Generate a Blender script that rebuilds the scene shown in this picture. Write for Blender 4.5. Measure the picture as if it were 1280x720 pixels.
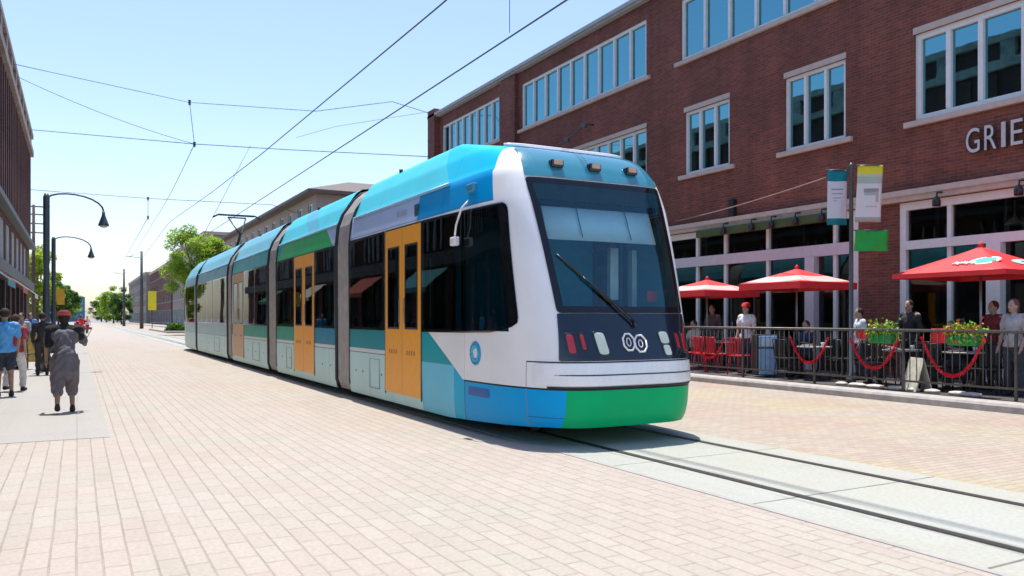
import bpy, bmesh, math, random
from mathutils import Vector, Matrix, Euler
R = math.radians
random.seed(7)
for o in list(bpy.data.objects): bpy.data.objects.remove(o)
SC = bpy.context.scene
COL = SC.collection

# ------------------------------------------------------------------ camera, sky, sun, exposure
cam = bpy.data.cameras.new('camera'); camo = bpy.data.objects.new('camera', cam); COL.objects.link(camo)
YAW = math.atan(543/1000)
camo.location = (0, 0, 1.5); camo.rotation_euler = (R(90), 0, -YAW)
cam.sensor_width = 36; cam.lens = 28.125; cam.shift_y = 38/1280; cam.clip_end = 4000; cam.clip_start = .05
cam.dof.use_dof = True; cam.dof.focus_distance = 11.0; cam.dof.aperture_fstop = 2.8
SC.camera = camo
SUN_EL, SUN_AZ = R(75), R(10)      # azimuth measured from +Y towards +X
w = bpy.data.worlds.new('World'); SC.world = w; w.use_nodes = True
nt = w.node_tree; nt.nodes.clear()
sky = nt.nodes.new('ShaderNodeTexSky'); sky.sky_type = 'NISHITA'; sky.sun_disc = False
sky.sun_elevation = SUN_EL; sky.sun_rotation = SUN_AZ; sky.air_density = 1.15; sky.dust_density = 1.0; sky.ozone_density = 1.3
tnt = nt.nodes.new('ShaderNodeMix'); tnt.data_type = 'RGBA'; tnt.blend_type = 'MULTIPLY'; tnt.inputs[0].default_value = 1; tnt.inputs[7].default_value = (.95, .955, 1.07, 1)
bg = nt.nodes.new('ShaderNodeBackground'); bg.inputs[1].default_value = .15
ow = nt.nodes.new('ShaderNodeOutputWorld')
nt.links.new(sky.outputs[0], tnt.inputs[6]); nt.links.new(tnt.outputs[2], bg.inputs[0]); nt.links.new(bg.outputs[0], ow.inputs[0])
sl = bpy.data.lights.new('sun', 'SUN'); sl.energy = 4.2; sl.angle = R(.8); sl.color = (1, .965, .91)
so = bpy.data.objects.new('sun', sl); COL.objects.link(so)
sd = Vector((math.cos(SUN_EL)*math.sin(SUN_AZ), math.cos(SUN_EL)*math.cos(SUN_AZ), math.sin(SUN_EL)))
so.rotation_euler = sd.to_track_quat('Z', 'Y').to_euler(); so.location = (0, 0, 40)
SC.view_settings.view_transform = 'Standard'; SC.view_settings.look = 'None'
SC.view_settings.exposure = .52; SC.view_settings.gamma = 1
SC.view_settings.use_curve_mapping = False

# ------------------------------------------------------------------ measuring helpers (street frame: x across, y along, z up)
CA, SA = math.cos(YAW), math.sin(YAW)
def Y(px, x):                       # distance along the street of a point seen in column px on the line at lateral x
    z = 1000*x/(CA*(px-97)); return (z-x*SA)/CA
def ray(px, py, z):                 # point at depth z
    cx = (px-640)*z/1000; cy = (398-py)*z/1000
    return Vector((cx*CA+z*SA, -cx*SA+z*CA, 1.5+cy))

# ------------------------------------------------------------------ materials
class NB:
    def __init__(s, name):
        s.m = bpy.data.materials.new(name); s.m.use_nodes = True; s.t = s.m.node_tree; s.t.nodes.clear()
        s.out = s.n('ShaderNodeOutputMaterial')
    def n(s, typ, **kw):
        x = s.t.nodes.new(typ)
        for k, v in kw.items(): setattr(x, k, v)
        return x
    def l(s, a, b): s.t.links.new(a, b)
    def setin(s, sock, v):
        if isinstance(v, bpy.types.NodeSocket): s.l(v, sock)
        elif isinstance(v, (tuple, list)): sock.default_value = tuple(v)+((1,) if len(v) == 3 and len(sock.default_value) == 4 else ())
        else: sock.default_value = v
    def math(s, op, a, b=0, c=None):
        x = s.n('ShaderNodeMath', operation=op); s.setin(x.inputs[0], a); s.setin(x.inputs[1], b)
        if c is not None: s.setin(x.inputs[2], c)
        return x.outputs[0]
    def mix(s, f, a, b, mode='MIX'):
        x = s.n('ShaderNodeMix', data_type='RGBA', blend_type=mode); s.setin(x.inputs[0], f); s.setin(x.inputs[6], a); s.setin(x.inputs[7], b)
        return x.outputs[2]
    def obj(s): return s.n('ShaderNodeTexCoord').outputs['Object']
    def noise(s, scale, detail=4, vec=None, rough=.55):
        x = s.n('ShaderNodeTexNoise'); x.inputs['Scale'].default_value = scale; x.inputs['Detail'].default_value = detail
        x.inputs['Roughness'].default_value = rough; s.l(vec or s.obj(), x.inputs['Vector']); return x.outputs[0]
    def ramp(s, f, a, b, lo, hi):
        x = s.n('ShaderNodeMapRange'); s.setin(x.inputs[0], f)
        for i, v in enumerate((a, b, lo, hi)): x.inputs[i+1].default_value = v
        return x.outputs[0]
    def bsdf(s, color, rough=.6, metal=0, bump=None, bdist=.01, **kw):
        p = s.n('ShaderNodeBsdfPrincipled'); s.setin(p.inputs['Base Color'], color); s.setin(p.inputs['Roughness'], rough); s.setin(p.inputs['Metallic'], metal)
        for k, v in kw.items(): s.setin(p.inputs[k.replace('_', ' ')], v)
        if bump is not None:
            b = s.n('ShaderNodeBump'); b.inputs['Distance'].default_value = bdist; b.inputs['Strength'].default_value = 1; s.l(bump, b.inputs['Height']); s.l(b.outputs[0], p.inputs['Normal'])
        return p.outputs[0]
    def done(s, sh): s.l(sh, s.out.inputs[0]); return s.m

MC = {}
def mat(name, col, rough=.6, metal=0, var=.12, scale=6, coat=0, bump=0, emis=0):
    if name in MC: return MC[name]
    b = NB(name); v = b.noise(scale, 5)
    c = b.mix(b.ramp(v, .3, .7, 0, 1), tuple(x*(1-var) for x in col), tuple(min(1, x*(1+var)) for x in col))
    kw = {'Coat_Weight': coat} if coat else {}
    if emis: kw['Emission_Strength'] = emis; kw['Emission_Color'] = col
    r = b.ramp(b.noise(scale*2.3, 3), .3, .7, max(0, rough-.06), min(1, rough+.06))
    MC[name] = b.done(b.bsdf(c, r, metal, bump=b.noise(scale*12, 4) if bump else None, bdist=bump or .01, **kw)); return MC[name]

def glassmat(name, tint, refl, lo=.06, hi=.9, frit=None, rough=.015, scale=.35):
    b = NB(name)
    tr = b.n('ShaderNodeBsdfTransparent'); b.setin(tr.inputs[0], tint)
    gl = b.n('ShaderNodeBsdfGlossy'); b.setin(gl.inputs[0], refl); gl.inputs['Roughness'].default_value = rough
    bp = b.n('ShaderNodeBump'); bp.inputs['Distance'].default_value = .0012; b.l(b.noise(scale*3, 2), bp.inputs['Height']); b.l(bp.outputs[0], gl.inputs['Normal'])
    fr = b.n('ShaderNodeFresnel'); fr.inputs[0].default_value = 1.55
    ms = b.n('ShaderNodeMixShader'); b.l(b.ramp(fr.outputs[0], .04, 1, lo, hi), ms.inputs[0]); b.l(tr.outputs[0], ms.inputs[1]); b.l(gl.outputs[0], ms.inputs[2])
    out = ms.outputs[0]
    if frit:
        at = b.n('ShaderNodeAttribute', attribute_name='edge')
        f = b.math('LESS_THAN', at.outputs['Fac'], frit)
        m2 = b.n('ShaderNodeMixShader'); b.l(f, m2.inputs[0]); b.l(out, m2.inputs[1]); b.l(b.bsdf((.006, .008, .011), .08), m2.inputs[2]); out = m2.outputs[0]
    MC[name] = b.done(out); return MC[name]

# ------------------------------------------------------------------ mesh builder
class MB:
    def __init__(s): s.v = []; s.f = []; s.m = []; s.s = []; s.attr = None
    def add(s, vs, fs, mi=0, smooth=False):
        o = len(s.v); s.v += [Vector(v) for v in vs]
        for f in fs: s.f.append([i+o for i in f]); s.m.append(mi); s.s.append(smooth)
        return s
    def box(s, x0, x1, y0, y1, z0, z1, mi=0):
        vs = [(x, y, z) for z in (z0, z1) for y in (y0, y1) for x in (x0, x1)]
        return s.add(vs, [(0, 2, 3, 1), (4, 5, 7, 6), (0, 1, 5, 4), (2, 6, 7, 3), (0, 4, 6, 2), (1, 3, 7, 5)], mi)
    def cbox(s, c, sz, mi=0, rot=None):
        vs = [Vector((x*sz[0]/2, y*sz[1]/2, z*sz[2]/2)) for z in (-1, 1) for y in (-1, 1) for x in (-1, 1)]
        if rot: e = Euler(rot).to_matrix(); vs = [e @ v for v in vs]
        return s.add([v+Vector(c) for v in vs], [(0, 2, 3, 1), (4, 5, 7, 6), (0, 1, 5, 4), (2, 6, 7, 3), (0, 4, 6, 2), (1, 3, 7, 5)], mi)
    def tube(s, pts, r, n=8, mi=0, cap=True):
        pts = [Vector(p) for p in pts]; rs = r if isinstance(r, (list, tuple)) else [r]*len(pts)
        vs = []; prev = None
        for i, p in enumerate(pts):
            d = (pts[min(i+1, len(pts)-1)]-pts[max(i-1, 0)]).normalized()
            if prev is None: a = d.orthogonal().normalized()
            else: a = (prev-d*prev.dot(d)); a = a.normalized() if a.length > 1e-6 else d.orthogonal().normalized()
            prev = a; b = d.cross(a)
            for k in range(n):
                t = 2*math.pi*k/n; vs.append(p+(a*math.cos(t)+b*math.sin(t))*rs[i])
        fs = [(i*n+k, i*n+(k+1) % n, (i+1)*n+(k+1) % n, (i+1)*n+k) for i in range(len(pts)-1) for k in range(n)]
        s.add(vs, fs, mi, True)
        if cap:
            o = len(s.v)-len(vs); s.f.append([o+k for k in range(n)][::-1]); s.f.append([o+(len(pts)-1)*n+k for k in range(n)]); s.m += [mi, mi]; s.s += [False, False]
        return s
    def lathe(s, c, prof, n=24, mi=0, sx=1, sy=1):
        vs = [(c[0]+r*math.cos(2*math.pi*k/n)*sx, c[1]+r*math.sin(2*math.pi*k/n)*sy, c[2]+z) for r, z in prof for k in range(n)]
        fs = [(i*n+k, i*n+(k+1) % n, (i+1)*n+(k+1) % n, (i+1)*n+k) for i in range(len(prof)-1) for k in range(n)]
        s.add(vs, fs, mi, True); o = len(s.v)-len(vs)
        s.f.append([o+k for k in range(n)][::-1]); s.f.append([o+(len(prof)-1)*n+k for k in range(n)]); s.m += [mi, mi]; s.s += [False, False]
        return s
    def ell(s, c, r, rot=None, n=16, mi=0):
        vs = []; e = Euler(rot).to_matrix() if rot else None; h = n//2
        for i in range(h+1):
            a = math.pi*i/h
            for k in range(n):
                b = 2*math.pi*k/n; v = Vector((r[0]*math.sin(a)*math.cos(b), r[1]*math.sin(a)*math.sin(b), r[2]*math.cos(a)))
                vs.append((e @ v if e else v)+Vector(c))
        fs = [(i*n+k, (i+1)*n+k, (i+1)*n+(k+1) % n, i*n+(k+1) % n) for i in range(h) for k in range(n)]
        return s.add(vs, fs, mi, True)
    def cap(s, a, b, ra, rb, n=14):     # closed tapered capsule
        a = Vector(a); b = Vector(b); d = (b-a).normalized()
        P = [a-d*ra*.98, a-d*ra*.7, a, b, b+d*rb*.7, b+d*rb*.98]; r = [ra*.2, ra*.71, ra, rb, rb*.71, rb*.2]
        return s.tube(P, r, n)
    def build(s, name, mats, parent=None, origin=None, bevel=0, label=None, cat=None, group=None, kind=None, solid=0):
        og = Vector(origin) if origin is not None else (Vector(parent.get('_o', (0, 0, 0))) if parent else Vector((0, 0, 0)))
        me = bpy.data.meshes.new(name); me.from_pydata([tuple(v-og) for v in s.v], [], s.f)
        for mm in (mats if isinstance(mats, (list, tuple)) else [mats]): me.materials.append(mm)
        me.polygons.foreach_set('material_index', s.m); me.polygons.foreach_set('use_smooth', s.s)
        if s.attr is not None:
            at = me.attributes.new('edge', 'FLOAT', 'POINT'); at.data.foreach_set('value', s.attr)
        me.update()
        o = bpy.data.objects.new(name, me); COL.objects.link(o)
        if parent: o.parent = parent; o['_o'] = tuple(og)
        else: o.location = og; o['_o'] = tuple(og)
        if bevel:
            md = o.modifiers.new('bevel', 'BEVEL'); md.width = bevel; md.segments = 2; md.limit_method = 'ANGLE'
        if solid:
            md = o.modifiers.new('solid', 'SOLIDIFY'); md.thickness = solid; md.offset = -1
        return tag(o, label, cat, group, kind)
def tag(o, label=None, cat=None, group=None, kind=None):
    if label: o['label'] = label
    if cat: o['category'] = cat
    if group: o['group'] = group
    if kind: o['kind'] = kind
    return o
def empty(name, loc, label, cat, group=None, rz=0):
    o = bpy.data.objects.new(name, None); COL.objects.link(o); o.location = loc; o.rotation_euler = (0, 0, rz); o['_o'] = tuple(loc); o.empty_display_size = .3
    return tag(o, label, cat, group)
def local_empty(name, loc, label, cat, group=None, rz=0):   # parts built in local coordinates
    o = empty(name, loc, label, cat, group, rz); o['_o'] = (0., 0., 0.); return o
def children(o): return [c for c in bpy.data.objects if c.parent == o]
def copy_tree(o, parent=None, loc=None, rz=None, label=None):
    c = o.copy(); COL.objects.link(c); c.parent = parent
    if loc is not None: c.location = loc
    if rz is not None: c.rotation_euler = (0, 0, rz)
    if label: c['label'] = label
    for ch in children(o):
        if ch is not c: copy_tree(ch, c)
    return c

# ------------------------------------------------------------------ shared materials
def brickmat(name, c1, c2, mortar, bw=.215, rh=.075, ms=.009, axes='YZ', var=.25, rough=.85):
    b = NB(name); sp = b.n('ShaderNodeSeparateXYZ'); b.l(b.obj(), sp.inputs[0]); cb = b.n('ShaderNodeCombineXYZ')
    for i, a in enumerate(axes): b.l(sp.outputs['XYZ'.index(a)], cb.inputs[i])
    t = b.n('ShaderNodeTexBrick'); b.l(cb.outputs[0], t.inputs['Vector']); t.inputs['Scale'].default_value = 1
    t.inputs['Color1'].default_value = (*c1, 1); t.inputs['Color2'].default_value = (*c2, 1); t.inputs['Mortar'].default_value = (*mortar, 1)
    t.inputs['Mortar Size'].default_value = ms; t.inputs['Mortar Smooth'].default_value = .15; t.inputs['Brick Width'].default_value = bw; t.inputs['Row Height'].default_value = rh
    n1 = b.ramp(b.noise(.35, 5), .3, .7, 1-var, 1+var); n2 = b.ramp(b.noise(9, 3), .3, .7, .9, 1.1)
    mp = b.n('ShaderNodeMapping'); mp.inputs['Scale'].default_value = (1.2, 1.2, 14) if 'Z' in axes else (1, 1, 1); b.l(b.obj(), mp.inputs[0])
    n3 = b.ramp(b.noise(1.0, 3, mp.outputs[0]), .3, .7, .84, 1.16)
    f = b.math('MULTIPLY', b.math('MULTIPLY', n1, n2), n3)
    if 'Z' in axes:
        mq = b.n('ShaderNodeMapping'); mq.inputs['Scale'].default_value = (1, 2.2, .16); b.l(b.obj(), mq.inputs[0])
        f = b.math('MULTIPLY', f, b.ramp(b.noise(1, 5, mq.outputs[0]), .35, .7, 1.08, .80))
    c = b.mix(1.0, t.outputs[0], f, 'MULTIPLY')
    MC[name] = b.done(b.bsdf(c, rough, bump=b.math('SUBTRACT', 1, t.outputs['Fac']), bdist=.006)); return MC[name]
brickmat('red_brick', (.235, .06, .04), (.14, .04, .028), (.20, .10, .075))
brickmat('brown_brick', (.13, .036, .024), (.09, .026, .018), (.09, .05, .04))
brickmat('grey_brick', (.27, .22, .2), (.2, .16, .15), (.25, .22, .2), axes='YZ')
white = mat('white_frame', (.74, .73, .72), .45, var=.05)
lav = mat('pale_lavender_panel', (.60, .54, .58), .5, var=.06)
stone = mat('pale_stone', (.52, .43, .38), .8, var=.1, bump=.003)
darkm = mat('black_iron', (.02, .02, .022), .38, var=.2, scale=20)
ironfence = mat('fence_iron', (.10, .09, .08), .4, metal=.3, var=.25, scale=20)
concrete = mat('grey_concrete', (.36, .34, .31), .85, var=.12, bump=.003)
bglass = glassmat('building_glass', (.12, .18, .19), (.30, .76, .86), lo=.42, hi=.95)
sglass = glassmat('shop_glass', (.46, .50, .50), (.40, .48, .48), lo=.07, hi=.85)
intm = mat('room_interior', (.26, .24, .22), .9, var=.4, scale=.9)
grey = mat('grey_metal', (.3, .31, .32), .35, .7)
steel = mat('polished_rail_steel', (.16, .15, .14), .3, .8)

# ------------------------------------------------------------------ the setting: ground, paving, track
def sheet(name, x0, x1, y0, y1, z, m, kind='structure'):
    return MB().add([(x0, y0, z), (x1, y0, z), (x1, y1, z), (x0, y1, z)], [(0, 1, 2, 3)]).build(name, m, kind=kind)
gm = mat('worn_asphalt', (.26, .25, .235), .9, scale=.8, bump=.002)
sheet('ground', -1500, 1500, -300, 2600, -.004, gm)

def pavemat(name, c1, c2, joint, bw, rh, axes, tints, ms=.006, bump=.004):
    b = NB(name); sp = b.n('ShaderNodeSeparateXYZ'); co = b.obj()
    wob = b.n('ShaderNodeTexNoise'); wob.inputs['Scale'].default_value = 1.3; b.l(co, wob.inputs['Vector'])
    dv = b.n('ShaderNodeVectorMath', operation='SCALE'); b.l(wob.outputs['Color'], dv.inputs[0]); dv.inputs['Scale'].default_value = .014
    av = b.n('ShaderNodeVectorMath', operation='ADD'); b.l(co, av.inputs[0]); b.l(dv.outputs[0], av.inputs[1]); b.l(av.outputs[0], sp.inputs[0])
    cb = b.n('ShaderNodeCombineXYZ')
    for i, a in enumerate(axes): b.l(sp.outputs['XYZ'.index(a)], cb.inputs[i])
    t = b.n('ShaderNodeTexBrick'); b.l(cb.outputs[0], t.inputs['Vector']); t.inputs['Scale'].default_value = 1
    t.inputs['Color1'].default_value = (*c1, 1); t.inputs['Color2'].default_value = (*c2, 1)
    jn = b.mix(b.ramp(b.noise(2.2, 4), .35, .62, 0, 1), tuple(.5*x+.5*y for x, y in zip(joint, c1)), joint); b.l(jn, t.inputs['Mortar'])
    t.inputs['Mortar Size'].default_value = ms; t.inputs['Mortar Smooth'].default_value = .25; t.inputs['Brick Width'].default_value = bw; t.inputs['Row Height'].default_value = rh
    c = t.outputs[0]
    for tint, sc, lo, hi, amt in tints:
        c = b.mix(b.ramp(b.noise(sc, 3), lo, hi, 0, amt), c, b.mix(1, c, tint, 'MULTIPLY'))
    c = b.mix(1, c, b.ramp(b.noise(30, 4), .3, .7, .9, 1.08), 'MULTIPLY')
    c = b.mix(b.ramp(b.noise(5, 8, rough=.8), .60, .72, 0, .5), c, b.mix(1, c, (.72, .68, .64), 'MULTIPLY'))
    mp = b.n('ShaderNodeMapping'); mp.inputs['Scale'].default_value = (2.5, .12, 1); b.l(co, mp.inputs[0])
    c = b.mix(b.ramp(b.noise(1, 4, mp.outputs[0]), .5, .75, 0, .35), c, b.mix(1, c, (.84, .82, .80), 'MULTIPLY'))
    c = b.mix(b.ramp(b.noise(.9, 6, rough=.7), .55, .75, 0, .35), c, b.mix(1, c, (.78, .74, .7), 'MULTIPLY'))
    MC[name] = b.done(b.bsdf(c, .8, bump=b.math('ADD', b.math('SUBTRACT', 1, t.outputs['Fac']), b.math('MULTIPLY', b.noise(40, 3), .3)), bdist=bump)); return MC[name]
pv = pavemat('pink_pavers', (.415, .362, .302), (.388, .335, .278), (.30, .245, .20), .36, .145, 'YX', [((.95, 1.02, .97), .55, .5, .62, .7), ((1.0, .93, .91), .3, .45, .65, .7)], ms=.0065)
pv2 = pavemat('buff_pavers', (.42, .36, .28), (.365, .31, .245), (.28, .23, .18), .2, .1, 'XY', [((1.0, .9, .9), .4, .45, .6, .9), ((1.04, 1.02, .85), .33, .5, .6, .8)], ms=.005)
sheet('street_paving', -3.0, 4.78, -6, 330, 0, pv)
sheet('street_paving', 7.12, 12.95, -6, 330, 0, pv2)
cc = pavemat('track_concrete', (.39, .395, .345), (.365, .37, .325), (.13, .13, .115), 1.9, 40, 'YX', [((1.0, .96, .88), .5, .4, .6, .8)], ms=.014, bump=.002)
sheet('track_bed', 4.78, 7.12, -6, 330, .004, cc)
sw = pavemat('sidewalk_concrete', (.36, .335, .295), (.35, .325, .285), (.30, .28, .25), 2.4, 1.2, 'YX', [((.97, .98, 1.0), .4, .4, .6, .7)], ms=.006, bump=.002)
sheet('sidewalk', -3.0, .36, 11.3, 130, .004, sw)
edge = MB()
edge.box(4.72, 4.78, -6, 60, -.05, .006); edge.build('track_edging', concrete, kind='structure')
gv = mat('rail_groove', (.03, .028, .027), .6)
for x in (5.34, 6.65):
    r = MB(); r.add([(x-.05, -6, .008), (x+.05, -6, .008), (x+.05, 330, .008), (x-.05, 330, .008)], [(0, 1, 2, 3)], 0)
    r.box(x-.048, x-.030, -6, 330, .0085, .012, 1)
    r.build('tram_rail', [gv, steel], kind='structure')

b = NB('track_grime'); mp = b.n('ShaderNodeMapping'); mp.inputs['Scale'].default_value = (14, .8, 1); b.l(b.obj(), mp.inputs[0])
f = b.ramp(b.noise(1, 6, mp.outputs[0], .7), .50, .74, 0, .4); tr = b.n('ShaderNodeBsdfTransparent'); ms = b.n('ShaderNodeMixShader'); b.l(f, ms.inputs[0]); b.l(tr.outputs[0], ms.inputs[1]); b.l(b.bsdf((.20, .17, .14), .9), ms.inputs[2]); grime = b.done(ms.outputs[0])
for x in (5.34, 6.65):
    g = MB()
    for a, c in ((x-.16, x-.052), (x+.052, x+.17)): g.add([(a, -6, .006), (c, -6, .006), (c, 60, .006), (a, 60, .006)], [(0, 1, 2, 3)])
    g.build('rail_grime', grime, kind='structure')
# kerb and raised terrace on the right
k = MB(); prof = [(12.92, -.05), (12.92, .10), (12.95, .14), (13.0, .155), (13.25, .155), (13.25, -.05)]
n = len(prof)
k.add([(x, y, z) for y in (-6, 60) for x, z in prof], [(i, (i+1) % n, n+(i+1) % n, n+i) for i in range(n)], 0, False)
k.build('kerb', mat('kerb_stone', (.40, .36, .32), .75, var=.18, bump=.003), kind='structure')
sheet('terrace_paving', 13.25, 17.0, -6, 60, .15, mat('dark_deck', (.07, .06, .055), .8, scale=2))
sheet('far_pavement', 12.95, 17.0, 60.001, 330, .1, concrete)

# ------------------------------------------------------------------ brick building on the right
BX = 17.0
def facade(mb, x, ya, yb, za, zb, ops, depth=.3, mi=0, sign=1):
    ys = sorted({ya, yb, *[o[0] for o in ops], *[o[1] for o in ops]}); zs = sorted({za, zb, *[o[2] for o in ops], *[o[3] for o in ops]})
    ys = [y for y in ys if ya <= y <= yb]; zs = [z for z in zs if za <= z <= zb]
    for a, b in zip(ys, ys[1:]):
        for c, d in zip(zs, zs[1:]):
            my, mz = (a+b)/2, (c+d)/2
            if any(o[0] < my < o[1] and o[2] < mz < o[3] for o in ops): continue
            mb.add([(x, a, c), (x, b, c), (x, b, d), (x, a, d)], [(0, 3, 2, 1) if sign > 0 else (0, 1, 2, 3)], mi)
    for a, b, c, d in ops:
        X = x+depth*sign
        mb.add([(x, a, c), (x, b, c), (x, b, d), (x, a, d), (X, a, c), (X, b, c), (X, b, d), (X, a, d)], [(0, 1, 5, 4), (1, 2, 6, 5), (2, 3, 7, 6), (3, 0, 4, 7)], mi)
bld = empty('brick_building', (BX, 20, 0), 'long three storey red brick building with ribbon windows and glazed shopfronts behind the cafe terrace', 'building')
ya, yb = 1.0, Y(541, BX)
def yy(a, b): return (Y(b, BX), Y(a, BX))
W3 = [(*yy(553, 624), 9.72, 11.7, 8), (*yy(652, 808), 9.72, 11.7, 9), (*yy(1290, 851), 0, 0, 0)]
W3[2] = (3.0, Y(851, BX), 9.72, 11.7, 16)
W2 = [(*yy(716, 808), 6.05, 8.0, 6), (*yy(856, 912), 6.05, 8.05, 3), (*yy(981, 1057), 6.05, 8.05, 3)]
W2b = (Y(1283, BX), Y(1143, BX), 6.05, 8.05)
SF = [(*yy(700, 1073), .15, 4.2), (*yy(430, 690), .15, 4.2), (2.0, Y(1124, BX), .15, 4.2)]
SF[1] = (Y(690, BX), Y(560, BX), .15, 4.2)
ops = [x[:4] for x in W3+W2]+[W2b]+SF
wl = MB(); facade(wl, BX, ya, yb, 0, 12.25, ops)
D = 18
wl.add([(BX, yb, 0), (BX+D, yb, 0), (BX+D, yb, 12.25), (BX, yb, 12.25)], [(0, 3, 2, 1)])
wl.add([(BX, ya, 0), (BX+D, ya, 0), (BX+D, ya, 12.25), (BX, ya, 12.25)], [(0, 1, 2, 3)])
wl.add([(BX+D, ya, 0), (BX+D, yb, 0), (BX+D, yb, 12.25), (BX+D, ya, 12.25)], [(0, 1, 2, 3)])
wl.box(BX-.16, BX-.002, Y(652, BX)+.35, Y(624, BX)-.35, 4.6, 12.2)       # pier between the ribbon windows
wl.box(BX-.3, BX-.002, yb-.9, yb, 0, 12.7)                                # end pier
wl.build('wall', MC['red_brick'], bld)
cop = MB(); cop.box(BX-.22, BX+D+.2, ya-.2, yb+.2, 12.252, 12.42); cop.box(BX-.30, BX-.221, ya-.2, yb+.1, 12.33, 12.46)
cop.build('roof', mat('grey_coping', (.38, .38, .38), .6), bld)
inn = MB()
for z in (4.45, 8.6, 12.1): inn.box(BX+.36, BX+6, ya+.1, yb-.1, z, z+.1)
inn.box(BX+6.01, BX+6.1, ya+.1, yb-.1, .15, 12.0)
for yq in [ya+3+i*4.1 for i in range(9)]: inn.box(BX+1.5, BX+5.9, yq, yq+.1, .16, 12.05)
inn.build('interior', intm, bld)
flr = mat('shop_floor', (.2, .15, .1), .7)
fb = MB(); fb.box(BX+.36, BX+5.9, ya+.1, yb-.1, .02, .14); fb.build('shop_floor', flr, bld)
# ceiling lamps, blinds and furniture inside
for i, (y, z) in enumerate([(10.5, 7.9), (12.7, 7.9), (17.2, 7.9), (10.8, 4.0), (14.4, 4.0)]):
    MB().lathe((BX+2.2, y, z-.3), [(.02, .55), (.02, .2), (.22, 0), (.2, -.02)], 16).build('ceiling_lamp', white, bld)
sh = MB()
for i in range(12): sh.box(BX+3.5+random.random()*2, BX+4.2+random.random()*1.5, 6+i*1.35, 6.9+i*1.35, .15, .9+random.random()*1.4)
sh.build('shop_counter', mat('counter_wood', (.2, .12, .07), .6), bld)

def window(y0, y1, z0, z1, n, weights=None, fw=.09, lintel=True):
    m = MB(); X0, X1 = BX+.05, BX+.17
    m.box(X0, X1, y0+.002, y0+fw, z0+.002, z1-.002); m.box(X0, X1, y1-fw, y1-.002, z0+.002, z1-.002)
    m.box(X0, X1, y0+fw, y1-fw, z0+.002, z0+fw); m.box(X0, X1, y0+fw, y1-fw, z1-fw, z1-.002)
    ws = weights or [1]*n; tot = sum(ws); acc = 0
    for q in ws[:-1]:
        acc += q; yc = y0+(y1-y0)*acc/tot; m.box(X0-.01, X1+.005, yc-fw*.42, yc+fw*.42, z0+fw+.001, z1-fw-.001)
    f = m.build('window', white, bld)
    MB().add([(BX+.13, y0+.05, z0+.05), (BX+.13, y1-.05, z0+.05), (BX+.13, y1-.05, z1-.05), (BX+.13, y0+.05, z1-.05)], [(0, 3, 2, 1)]).build('pane', bglass, f)
    sm = MB(); sm.box(BX-.10, BX+.048, y0-.22, y1+.22, z0-.13, z0-.003); sm.build('sill', stone, f, bevel=.008)
    if lintel:
        l = MB(); l.box(BX-.025, BX+.049, y0-.02, y1+.02, z1+.002, z1+.15); l.build('lintel', stone, f)
    # roller blind behind some panes
    return f
for i, q in enumerate(W3): window(*q[:5], lintel=False, fw=.11)
window(*W2[0]); window(*W2[1]); window(*W2[2])
window(W2b[0], W2b[1], 6.05, 8.05, 3, [.86, .64, .70], fw=.13)
bl = MB()
for y0, y1, z0, z1 in [(W2[0][0]+.3, W2[0][1]-.2, 6.2, 7.9)]: bl.box(BX+.5, BX+.53, y0, y1, z0, z1)
bl.build('blind', mat('dusty_blind', (.12, .09, .09), .9), bld)

for y0, y1, z0, z1 in [(W3[1][0]+.1, W3[1][0]+.9, 10.6, 11.6), (W3[1][0]+3.1, W3[1][0]+3.9, 10.2, 11.6), (W3[2][0]+12.2, W3[2][0]+13.1, 10.4, 11.6), (W2[1][0]+.1, W2[1][0]+.66, 7.2, 7.95), (W2[2][0]+1.4, W2[2][0]+1.95, 6.9, 7.95)]:
    q = MB(); q.box(BX+.42, BX+.43, y0, y1, z0, z1); q.build('blind', mat('pale_blind', (.45, .42, .38), .9), bld)
# shopfronts
def shopfront(y0, y1, mull, cols=(), pal=white, fz=(3.12, 3.42), doors=()):
    f = MB(); X0, X1 = BX+.02, BX+.18
    f.box(X0, X1, y0+.002, y0+.16, .152, 4.198); f.box(X0, X1, y1-.16, y1-.002, .152, 4.198)
    f.box(X0, X1, y0+.16, y1-.16, 4.02, 4.198); f.box(X0+.02, X1, y0+.16, y1-.16, .152, .42, 2)
    f.box(X0-.04, X1, y0+.16, y1-.16, fz[0], fz[1], 1)
    for y in mull: f.box(X0+.02, X1-.01, y-.05, y+.05, .421, fz[0]-.001); f.box(X0+.02, X1-.01, y-.05, y+.05, fz[1]+.001, 4.019)
    for y in cols: f.box(X0-.10, X1+.1, y-.15, y+.15, .153, fz[0]-.002, 1)
    o = f.build('shopfront', [white, pal, darkm], bld)
    MB().add([(BX+.12, y0+.1, .2), (BX+.12, y1-.1, .2), (BX+.12, y1-.1, 4.1), (BX+.12, y0+.1, 4.1)], [(0, 3, 2, 1)]).build('pane', sglass, o)
    for y in doors:
        d = MB(); d.box(BX+.10, BX+.16, y-.5, y-.42, .16, 2.5); d.box(BX+.10, BX+.16, y+.42, y+.5, .16, 2.5); d.box(BX+.10, BX+.16, y-.42, y+.42, 2.42, 2.5); d.box(BX+.10, BX+.16, y-.42, y+.42, .16, .4)
        dd = d.build('door', darkm, bld); MB().tube([(BX+.05, y+.36, .9), (BX+.05, y+.36, 1.4)], .015).build('door_handle', grey, dd)
shopfront(SF[0][0], SF[0][1], [Y(p, BX) for p in (870, 905, 958, 1042)], [Y(1014, BX)], lav, doors=[Y(1033, BX), Y(925, BX)])
shopfront(SF[1][0], SF[1][1], [Y(p, BX) for p in (585, 615, 650)], [], lav)
shopfront(SF[2][0], SF[2][1], [Y(1185, BX)+.0, 4.2, 7.2], [Y(1244, BX)], white, fz=(3.1, 3.3))
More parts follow.
